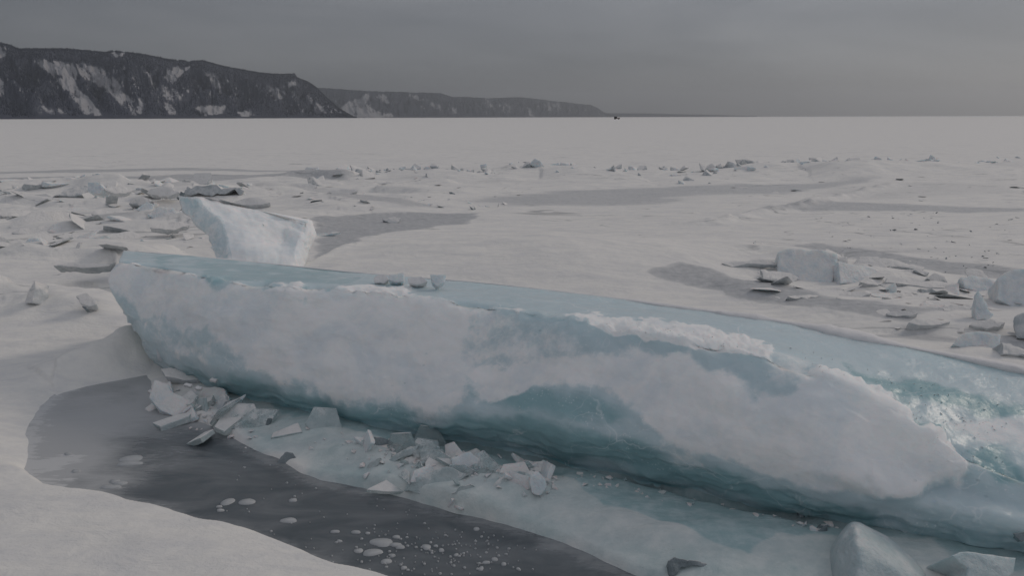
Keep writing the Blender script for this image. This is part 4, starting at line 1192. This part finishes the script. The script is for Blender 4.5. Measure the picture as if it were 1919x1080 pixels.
piece('ice_chip', 'small grey fleck on the right part of the frosted face', [(1473, 845), (1486, 843), (1488, 850), (1480, 853)], (1480, 852, 2.83), (0, -0.9, 0.3), 0.02, M_CHUNK, 'ice chip', bev=.003)
# crumbs on the slab's upper edge
for lab, ol, b in (('squarish clear ice lump at the right end of the crumbs on the slab top', [(806, 514), (836, 513), (834, 528), (818, 537), (808, 528)], (820, 537, 4.28)),
                   ('grey ice lump in the middle of the crumbs on the slab top', [(728, 514), (758, 511), (757, 528), (740, 529), (728, 524)], (742, 529, 4.4)),
                   ('white snow lump left of the grey lump on the slab top', [(700, 520), (722, 512), (730, 524), (718, 532), (702, 530)], (715, 531, 4.45)),
                   ('low snow lump between the two larger lumps on the slab top', [(764, 522), (790, 518), (802, 528), (785, 533), (766, 531)], (785, 533, 4.35))):
    piece('ice_lump', lab, ol, b, (0.1, -0.8, 0.55), 0.07, M_SNOW if 'snow' in lab else M_PALE, 'ice lump', bev=.01)
# left rubble, the larger pieces one by one
piece('ice_slab', 'wedge of snowy ice jutting from the left snow bank', [(45, 567), (52, 548), (66, 526), (64, 552), (60, 568)], (55, 568), (-0.4, -0.8, 0.4), 0.12, M_SNOWSLAB, 'ice slab')
piece('ice_plate', 'broad tilted ice plate behind the wedge in the left snow bank', [(62, 560), (68, 528), (110, 535), (125, 545), (95, 556), (70, 564)], (90, 562), (0.2, -0.7, 0.7), 0.12, M_SNOWSLAB, 'ice plate')
piece('ice_chunk', 'grey translucent chunk in the snow left of the slab tip', [(142, 555), (160, 548), (178, 560), (181, 570), (172, 575), (150, 568)], (165, 574), (0.1, -0.7, 0.7), 0.08, M_SNOWSLAB)
piece('ice_chip', 'dark oval chip lying just below the grey translucent chunk', [(152, 574), (160, 574), (167, 581), (160, 582)], (160, 582), (0, -0.7, 0.7), 0.03, M_DARK, 'ice chip', bev=.004)
piece('ice_chip', 'small grey chip above the grey translucent chunk on the left', [(122, 541), (132, 535), (142, 538), (138, 545), (125, 546)], (132, 546), (0, -0.8, 0.6), 0.05, M_CHUNK, 'ice chip')
piece('ice_plate', 'long grey plate edge beside the left tip of the big slab', [(100, 499), (140, 492), (165, 495), (218, 491), (205, 499), (170, 502), (130, 500)], (165, 502), (0, -0.7, 0.7), 0.10, M_PLATE, 'ice plate')
piece('ice_slab', 'pointed white ice slab standing on the far left rubble line', [(163, 360), (165, 341), (182, 341), (196, 352), (185, 362)], (178, 362), (-0.2, -0.8, 0.5), 0.2, M_PALE, 'ice slab')
piece('ice_slab', 'grey tilted slab just left of the pointed white slab', [(105, 365), (135, 350), (163, 346), (162, 362), (130, 368)], (135, 367), (0.2, -0.7, 0.6), 0.2, M_CHUNK, 'ice slab')
piece('ice_chunk', 'grey bellied ice chunk in the left middle distance', [(240, 382), (252, 370), (268, 368), (286, 376), (262, 386)], (260, 386), (0.1, -0.8, 0.5), 0.3, M_PLATE)
piece('ice_chunk', 'flat white chunk leaning right of the grey bellied chunk', [(255, 393), (275, 376), (290, 384), (283, 395), (265, 397)], (272, 397), (0.2, -0.8, 0.5), 0.25, M_PALE)
piece('ice_ledge', 'long overhanging ice ledge with a dark underside above the upright slab', [(346, 362), (352, 350), (395, 346), (440, 352), (456, 358), (450, 365), (410, 364), (385, 366)], (400, 366), (0.05, -0.9, 0.2), 0.5, M_CHUNK, 'ice ledge', rough=.16)
piece('ice_chunk', 'small dark chunk at the left end of the overhanging ledge', [(330, 372), (338, 358), (347, 362), (344, 372)], (338, 373), (0, -0.9, 0.4), 0.15, M_DARK)
piece('ice_chunk', 'jagged white piece below the left end of the ledge', [(275, 402), (300, 388), (330, 392), (325, 408), (290, 410)], (300, 409), (0.1, -0.7, 0.7), 0.2, M_PALE)
piece('ice_chunk', 'rounded pale lump in the snow on the left side', [(40, 462), (50, 448), (66, 444), (80, 455), (78, 466), (55, 468)], (60, 468), (0, -0.8, 0.6), 0.2, M_PALE)
piece('ice_chunk', 'grey cracked piece at the left edge of the picture', [(-12, 455), (2, 442), (14, 448), (10, 456), (0, 460)], (2, 460), (0.2, -0.8, 0.5), 0.15, M_PLATE)
piece('ice_shard', 'sharp white shard pointing left beyond the upright slab', [(592, 437), (640, 434), (615, 440), (592, 443)] , (610, 443), (0, -0.6, 0.8), 0.04, M_PALE, 'ice shard', bev=.003)
piece('ice_shard', 'small broken shard on the grey ice above the drift', [(716, 410), (740, 405), (752, 408), (748, 416), (730, 418)], (735, 418), (0.1, -0.7, 0.6), 0.10, M_CHUNK, 'ice shard')
piece('ice_chip', 'lone translucent chip at the right end of the snow drift', [(1408, 456), (1416, 451), (1424, 460), (1412, 461)], (1415, 461), (0, -0.8, 0.6), 0.05, M_CHUNK, 'ice chip', bev=.004)

# snowy slabs tilted up in the two rubble fields
for side, spots in (('left', [(25, 398, 66, 16), (112, 402, 96, 15), (205, 398, 72, 13), (62, 432, 86, 14), (150, 444, 96, 16), (238, 442, 84, 12), (318, 424, 76, 14),
                              (20, 366, 64, 13), (222, 356, 54, 13), (306, 362, 62, 14), (470, 378, 74, 12), (80, 372, 60, 11), (350, 398, 60, 12), (560, 352, 70, 12), (640, 360, 60, 11), (720, 346, 56, 12), (520, 402, 70, 9)]),
                    ('right', [(1690, 556, 70, 10), (1602, 553, 62, 10), (1556, 544, 52, 9), (1792, 578, 76, 12), (1690, 588, 60, 9), (1742, 604, 80, 11), (1506, 556, 60, 8), (1884, 566, 64, 13), (1850, 606, 70, 14), (1640, 528, 60, 9), (1710, 512, 64, 9)])):
    for k, (cx, cy, w_, h_) in enumerate(spots):
        q_ = random.Random(cx * 7 + cy)
        ol = [(cx - w_ * .5, cy + h_ * q_.uniform(-.1, .3)), (cx - w_ * q_.uniform(.2, .4), cy - h_ * q_.uniform(.3, .6)), (cx + w_ * q_.uniform(0, .3), cy - h_ * q_.uniform(.4, .8)), (cx + w_ * .5, cy - h_ * q_.uniform(-.1, .3)), (cx + w_ * q_.uniform(.1, .35), cy + h_ * .5), (cx - w_ * q_.uniform(.1, .3), cy + h_ * .5)]
        where = 'far edge' if cy < 375 or (side == 'right' and cy < 545) else 'near edge' if cy > 470 and side == 'left' or cy > 580 else 'middle'
        piece('ice_slab', '%s snowy ice slab tilted in the %s rubble, %s, %s' % ('small' if w_ < 61 else 'middling' if w_ < 75 else 'large', side, where, ('by the left edge' if cx < 100 else 'left part' if cx < 260 else 'right part' if cx < 450 else 'far right part') if side == 'left' else ('left part' if cx < 1620 else 'right part' if cx > 1760 else 'middle part')), ol, (cx, cy + h_ * .45), (q_.uniform(-.35, .35), -0.5, q_.uniform(.7, 1.1)), 0.08 * math.sqrt(w_ / 60), M_SNOWSLAB, 'ice slab', 'snowy slabs tilted up in the rubble fields', rough=.07)

# ------------------------------------------------------------------ repeated rubble
def variant(k):
    r_ = random.Random(100 + k)
    bm = bmesh.new()
    sx, sy, sz = r_.uniform(.8, 1.2), r_.uniform(.5, .9), r_.uniform(.18, .6)
    for _ in range(11):
        q = Vector((r_.gauss(0, 1), r_.gauss(0, 1), r_.gauss(0, 1))).normalized()
        m = max(abs(q.x), abs(q.y), abs(q.z))
        q = q / m * r_.uniform(.8, 1)
        bm.verts.new((q.x * sx * .5, q.y * sy * .5, q.z * sz * .5))
    bmesh.ops.convex_hull(bm, input=bm.verts)
    bmesh.ops.delete(bm, geom=[v for v in bm.verts if not v.link_faces], context='VERTS')
    bmesh.ops.bevel(bm, geom=list(bm.edges), offset=.03, segments=1, affect='EDGES', clamp_overlap=True)
    bm.normal_update()
    me = bpy.data.meshes.new('ice_fragment')
    bm.to_mesh(me)
    bm.free()
    return me
VARS = [variant(k) for k in range(16)]
VM = []
for me in VARS:
    row = []
    for m in (M_CHUNK, M_PALE, M_DARK, M_PLATE):
        c_ = me.copy()
        c_.materials.append(m)
        row.append(c_)
    VM.append(row)
def tell(wpx, mat):
    return ('tiny' if wpx <= 10 else 'small' if wpx <= 18 else 'middling' if wpx <= 30 else 'large') + ' ' + ('grey', 'white', 'dark', 'snow topped')[mat]
def rubble(name, label, cat, group, px, py, wpx, mat, flat=1.0, sink=0.25):
    label = label.replace('<look>', tell(wpx, mat))
    g0 = G(px, py, 0.08)
    z = zg(g0[0], g0[1])
    o = bpy.data.objects.new(name, random.choice(VM)[mat])
    COL.objects.link(o)
    s = wpx / F * math.hypot(g0[0], g0[1])
    o.scale = (s, s * random.uniform(.7, 1.1), s * flat)
    o.rotation_euler = (random.gauss(0, .35), random.gauss(0, .35), random.uniform(0, 6.28))
    o.location = (g0[0], g0[1], z + s * flat * (.25 - sink))
    return setp(o, label, cat, group)
def shard_variant(k):
    r_ = random.Random(500 + k)
    bm = bmesh.new()
    for i in range(r_.choice((4, 5, 5, 6))):
        a = i * 1.25 + r_.uniform(-.4, .4)
        R = r_.uniform(.28, .6)
        for zz in (-1, 1):
            bm.verts.new((R * math.cos(a) * 1.25, R * math.sin(a) * .8, zz * r_.uniform(.025, .07)))
    bmesh.ops.convex_hull(bm, input=bm.verts)
    bmesh.ops.delete(bm, geom=[v for v in bm.verts if not v.link_faces], context='VERTS')
    bmesh.ops.bevel(bm, geom=list(bm.edges), offset=.012, segments=1, affect='EDGES', clamp_overlap=True)
    me = bpy.data.meshes.new('ice_shard')
    bm.to_mesh(me); bm.free()
    return me
SV = []
for k in range(14):
    me = shard_variant(k)
    row = []
    for m in (M_CLEAR, M_PALE, M_GREEN, M_DARK):
        c_ = me.copy(); c_.materials.append(m); row.append(c_)
    SV.append(row)
def shard(label, group, px, py, wpx, mat, steep):
    g0 = G(px, py, 0.06)
    z = zg(g0[0], g0[1])
    o = bpy.data.objects.new('ice_shard', random.choice(SV)[mat])
    COL.objects.link(o)
    s = wpx / F * math.hypot(g0[0], g0[1])
    o.scale = (s, s, s * random.uniform(.8, 1.5))
    o.rotation_euler = (math.radians(random.uniform(15, 75) if steep else random.gauss(12, 14)), random.gauss(0, .35), random.gauss(-.35, .8))
    o.location = (g0[0], g0[1], max(z, 0) + s * (.04 if steep else .0))
    look = ('tiny' if wpx <= 12 else 'small' if wpx < 30 else 'middling' if wpx < 60 else 'large') + ' ' + ('clear', 'frosted', 'greenish', 'dark')[mat] + (' upright' if steep else ' lying')
    return setp(o, look + label[3:], 'ice shard', group)
fx_, fy_ = [280, 340, 420, 520, 640, 700, 850, 1000, 1100, 1300, 1500, 1640], [725, 750, 775, 795, 826, 850, 880, 900, 905, 935, 978, 1010]
for i in range(84):
    px = random.choice((random.uniform(285, 450), random.uniform(660, 1030), random.uniform(660, 1030), random.uniform(300, 1100), random.uniform(1000, 1600)))
    py = np.interp(px, fx_, fy_) + random.gauss(0, 12 if px < 500 else 20 if px < 1050 else 8)
    big_ = px < 1050
    shard('ice shard at the slab foot %s' % ('beside the pool at the left' if px < 480 else 'between the two heaps' if px < 660 else 'in the middle heap, left half' if px < 850 else 'in the middle heap, right half' if px < 1050 else 'along the crack on the right'), 'ice shards heaped along the slab foot',
          px, py, random.choice((22, 34, 48, 66, 84)) if big_ else random.choice((8, 12, 18)), random.choice((0, 0, 0, 1, 1, 2)), random.random() < .4)
bm = bmesh.new()
cpx = np.array([random.choice((random.uniform(290, 480), random.uniform(640, 1040), random.uniform(640, 1040), random.uniform(300, 1600))) for i in range(420)])
cpy = np.interp(cpx, fx_, fy_) + np.where(cpx < 1050, 16, 8) * rng.normal(size=420) + 4
cg = np.array([G(a, b, 0.06)[:2] for a, b in zip(cpx, cpy)])
cz = np.maximum(height(cg[:, 0], cg[:, 1]), 0)
for g0, z0 in zip(cg, cz):
    s_ = random.choice((.004, .006, .009, .014, .02))
    q = [bm.verts.new((g0[0] + s_ * random.uniform(-1, 1), g0[1] + s_ * random.uniform(-1, 1), z0 + s_ * random.uniform(-.3, .8))) for _ in range(7)]
    r_ = bmesh.ops.convex_hull(bm, input=q)
    bmesh.ops.delete(bm, geom=[v for v in q if v.is_valid and not v.link_faces], context='VERTS')
setp(mesh_obj('ice_crumbs', bm, M_PALE), 'fine crumbs of broken ice and snow strewn along the slab foot', kind='stuff')
line = [(560, 334), (690, 326), (800, 322), (900, 328), (1000, 313), (1100, 317), (1200, 320), (1290, 328), (1400, 317), (1500, 308), (1570, 306), (1640, 307), (1700, 308)]
lx, ly = [q[0] for q in line], [q[1] for q in line]
for i in range(260):
    px = random.uniform(640, 1660) if i > 30 else random.uniform(560, 700)
    if i % 3:
        px = min(max(random.choice((700, 800, 900, 1010, 1080, 1180, 1300, 1410, 1500, 1570, 1630)) + random.gauss(0, 32), 560), 1680)
    py = np.interp(px, lx, ly) + random.gauss(2, 7)
    py = max(py, np.interp(px, lx, ly) - 5)
    rubble('ice_chunk', '<look> broken ice piece in the %s of the far pressure ridge' % ('left end' if px < 850 else 'right end' if px > 1400 else 'left middle' if px < 1120 else 'right middle'), 'ice chunk', 'broken ice of the far pressure ridge', px, py, random.choice((9, 12, 16, 24, 36)), random.choice((0, 1, 1, 3, 3)), random.uniform(.6, 1.5))
for i in range(40):
    px = random.uniform(1660, 1960)
    rubble('snow_lump', 'low snowy lump %s' % ('beyond the snow berm on the far ridge' if px < 1760 else 'near the right edge on the far ridge' if px > 1860 else 'midway along the right end of the far ridge'), 'snow lump', 'snowy lumps at the right end of the far ridge', px, 306 + random.gauss(0, 6), random.choice((10, 14, 22)), 1, .6, .3)
for i in range(75):
    px, py = random.uniform(-30, 470), random.gauss(358, 9)
    rubble('ice_block', '<look> ice block in the left rubble line %s' % ('by the left edge' if px < 120 else 'above the upright slab' if px > 320 else 'halfway along'), 'ice block', 'rubble line in the left middle distance', px, py + 4, random.choice((12, 20, 34, 55)), random.choice((1, 1, 3, 3)), random.uniform(.3, .8))
for i in range(95):
    px, py = random.uniform(-30, 400), random.uniform(370, 500)
    if px > 250 and py > 450: px -= 220
    rubble('ice_fragment', '<look> flat ice fragment on the left snow field %s' % ('by the left edge' if px < 110 else 'beside the upright slab' if px > 260 else 'in its middle'), 'ice fragment', 'ice pieces scattered on the left snow field', px, py, random.choice((10, 20, 40, 70)), random.choice((1, 3, 3, 3)), random.uniform(.12, .32))
for i in range(70):
    px, py = random.uniform(1400, 1920), 0
    py = 500 + (px - 1400) * .11 + random.gauss(0, 22)
    rubble('ice_fragment', '<look> broken fragment in the right rubble field %s' % ('near the squared block' if px < 1620 else 'near the right edge' if px > 1780 else 'in its middle'), 'ice fragment', 'broken pieces in the right rubble field', px, py, random.choice((10, 16, 26, 40, 60)), random.choice((0, 1, 3, 3)), random.uniform(.12, .35))
for i in range(110):
    px, py = random.choice(((random.uniform(330, 600), random.gauss(385, 16)), (random.uniform(560, 1000), random.gauss(352, 12)), (random.uniform(1250, 1930), random.gauss(352, 12)), (random.uniform(300, 620), random.gauss(470, 25)), (random.uniform(1650, 1930), random.gauss(590, 25))))
    q_ = rubble('snow_crust', '<look> crust plate %s' % ('on the right snow below the far ridge' if px > 1240 and py < 420 else 'right of the drift near the slab' if px > 1240 else 'left of the drift' if py > 420 else 'under the left end of the far ridge' if px > 560 else 'around the upright slab'), 'snow crust', 'broken crust plates in the middle distance', px, py, random.choice((12, 18, 24)) if py < 420 else random.choice((16, 30, 50)), random.choice((1, 3, 3)), random.uniform(.06, .16), .2)
    q_.rotation_euler = (random.gauss(.05, .12), random.gauss(0, .12), random.uniform(0, 6.28))
for i in range(95):
    px, py = random.uniform(1530, 1930), random.uniform(395, 505)
    rubble('ice_flake', 'dark little ice flake on the speckled snow %s' % ('by the snow berm' if px < 1640 and py < 440 else 'beside the long grey tongue' if px < 1640 else 'in the upper right part' if py < 440 else 'above the right rubble field' if px > 1780 else 'in the middle of the right side'), 'ice flake', 'dark flakes on the speckled snow at the right', px, py, random.choice((4, 5, 6, 9)), 2, .3, .1)
for i in range(40):
    px, py = random.uniform(560, 960), random.gauss(382, 9)
    rubble('ice_fragment', '<look> flat ice fragment on the grey ice above the drift, %s' % ('to the left' if px < 760 else 'to the right'), 'ice fragment', 'flat pieces on the grey ice above the drift', px, py, random.choice((6, 9, 14, 22)), random.choice((0, 1, 1, 2)), .5)

# ------------------------------------------------------------------ tiny truck out on the ice
def truck():
    body_m = plain('dark_truck_paint', (0.025, 0.026, 0.03), 0.45)
    red_m = plain('dark_red_panel', (0.10, 0.03, 0.025), 0.5)
    glass_m = plain('dark_glass', (0.03, 0.035, 0.04), 0.1)
    tyre_m = plain('tyre_rubber', (0.02, 0.02, 0.02), 0.9)
    Y = 520.0
    p = P(1156.5, 226, Y)
    root = empty('truck', Vector((p[0], Y, zg(p[0], Y))), 'tiny dark truck far out on the ice at the horizon', 'truck')
    def box(name, x0, x1, y0, y1, z0, z1, m, tap=0.0, parent=root):
        bm = bmesh.new()
        q = [bm.verts.new((x + (tap if zi else 0) * (1 if x == x0 else -1), y, z)) for zi, z in enumerate((z0, z1)) for y in (y0, y1) for x in (x0, x1)]
        for f in ((0, 1, 3, 2), (4, 6, 7, 5), (0, 4, 5, 1), (2, 3, 7, 6), (0, 2, 6, 4), (1, 5, 7, 3)):
            bm.faces.new([q[i] for i in f])
        bmesh.ops.recalc_face_normals(bm, faces=bm.faces)
        bmesh.ops.bevel(bm, geom=list(bm.edges), offset=.05, segments=2, affect='EDGES')
        return mesh_obj(name, bm, m, parent)
    box('cab', -1.95, -0.05, -.85, .85, .45, 1.75, body_m, .15)
    box('cargo_bed', -0.02, 1.45, -.85, .85, .45, 1.0, red_m)
    box('tailgate', 1.48, 1.62, -.8, .8, .5, 1.15, body_m)
    box('window', -1.6, -0.4, -.875, -.80, 1.15, 1.55, glass_m, .08)
    box('windscreen', -1.99, -1.86, -.7, .7, 1.15, 1.55, glass_m)
    for wx in (-1.35, 0.95):
        for wy in (-.8, .8):
            bm = bmesh.new()
            bmesh.ops.create_cone(bm, cap_ends=True, segments=20, radius1=.38, radius2=.38, depth=.25, matrix=Matrix.Translation((wx, wy, .38)) @ Matrix.Rotation(math.pi / 2, 4, 'X'))
            mesh_obj('wheel', bm, tyre_m, root)
truck()

# ------------------------------------------------------------------ haze
HAZE = 9.0e-5
bm = bmesh.new()
bmesh.ops.create_cube(bm, size=1.0, matrix=Matrix.Translation((0, 1000, 254)) @ Matrix.Diagonal((33000, 33600, 512, 1)))
hm = bpy.data.materials.new('haze_air')
hm.use_nodes = True
hm.node_tree.nodes.clear()
ho = hm.node_tree.nodes.new('ShaderNodeOutputMaterial')
hv = hm.node_tree.nodes.new('ShaderNodeVolumePrincipled')
hv.inputs['Color'].default_value = (0.94, 0.975, 1.0, 1)
hv.inputs['Density'].default_value = HAZE
hv.inputs['Anisotropy'].default_value = 0.55
hm.node_tree.links.new(hv.outputs[0], ho.inputs['Volume'])
setp(mesh_obj('haze', bm, hm), 'thin cold haze over the lake', kind='stuff')
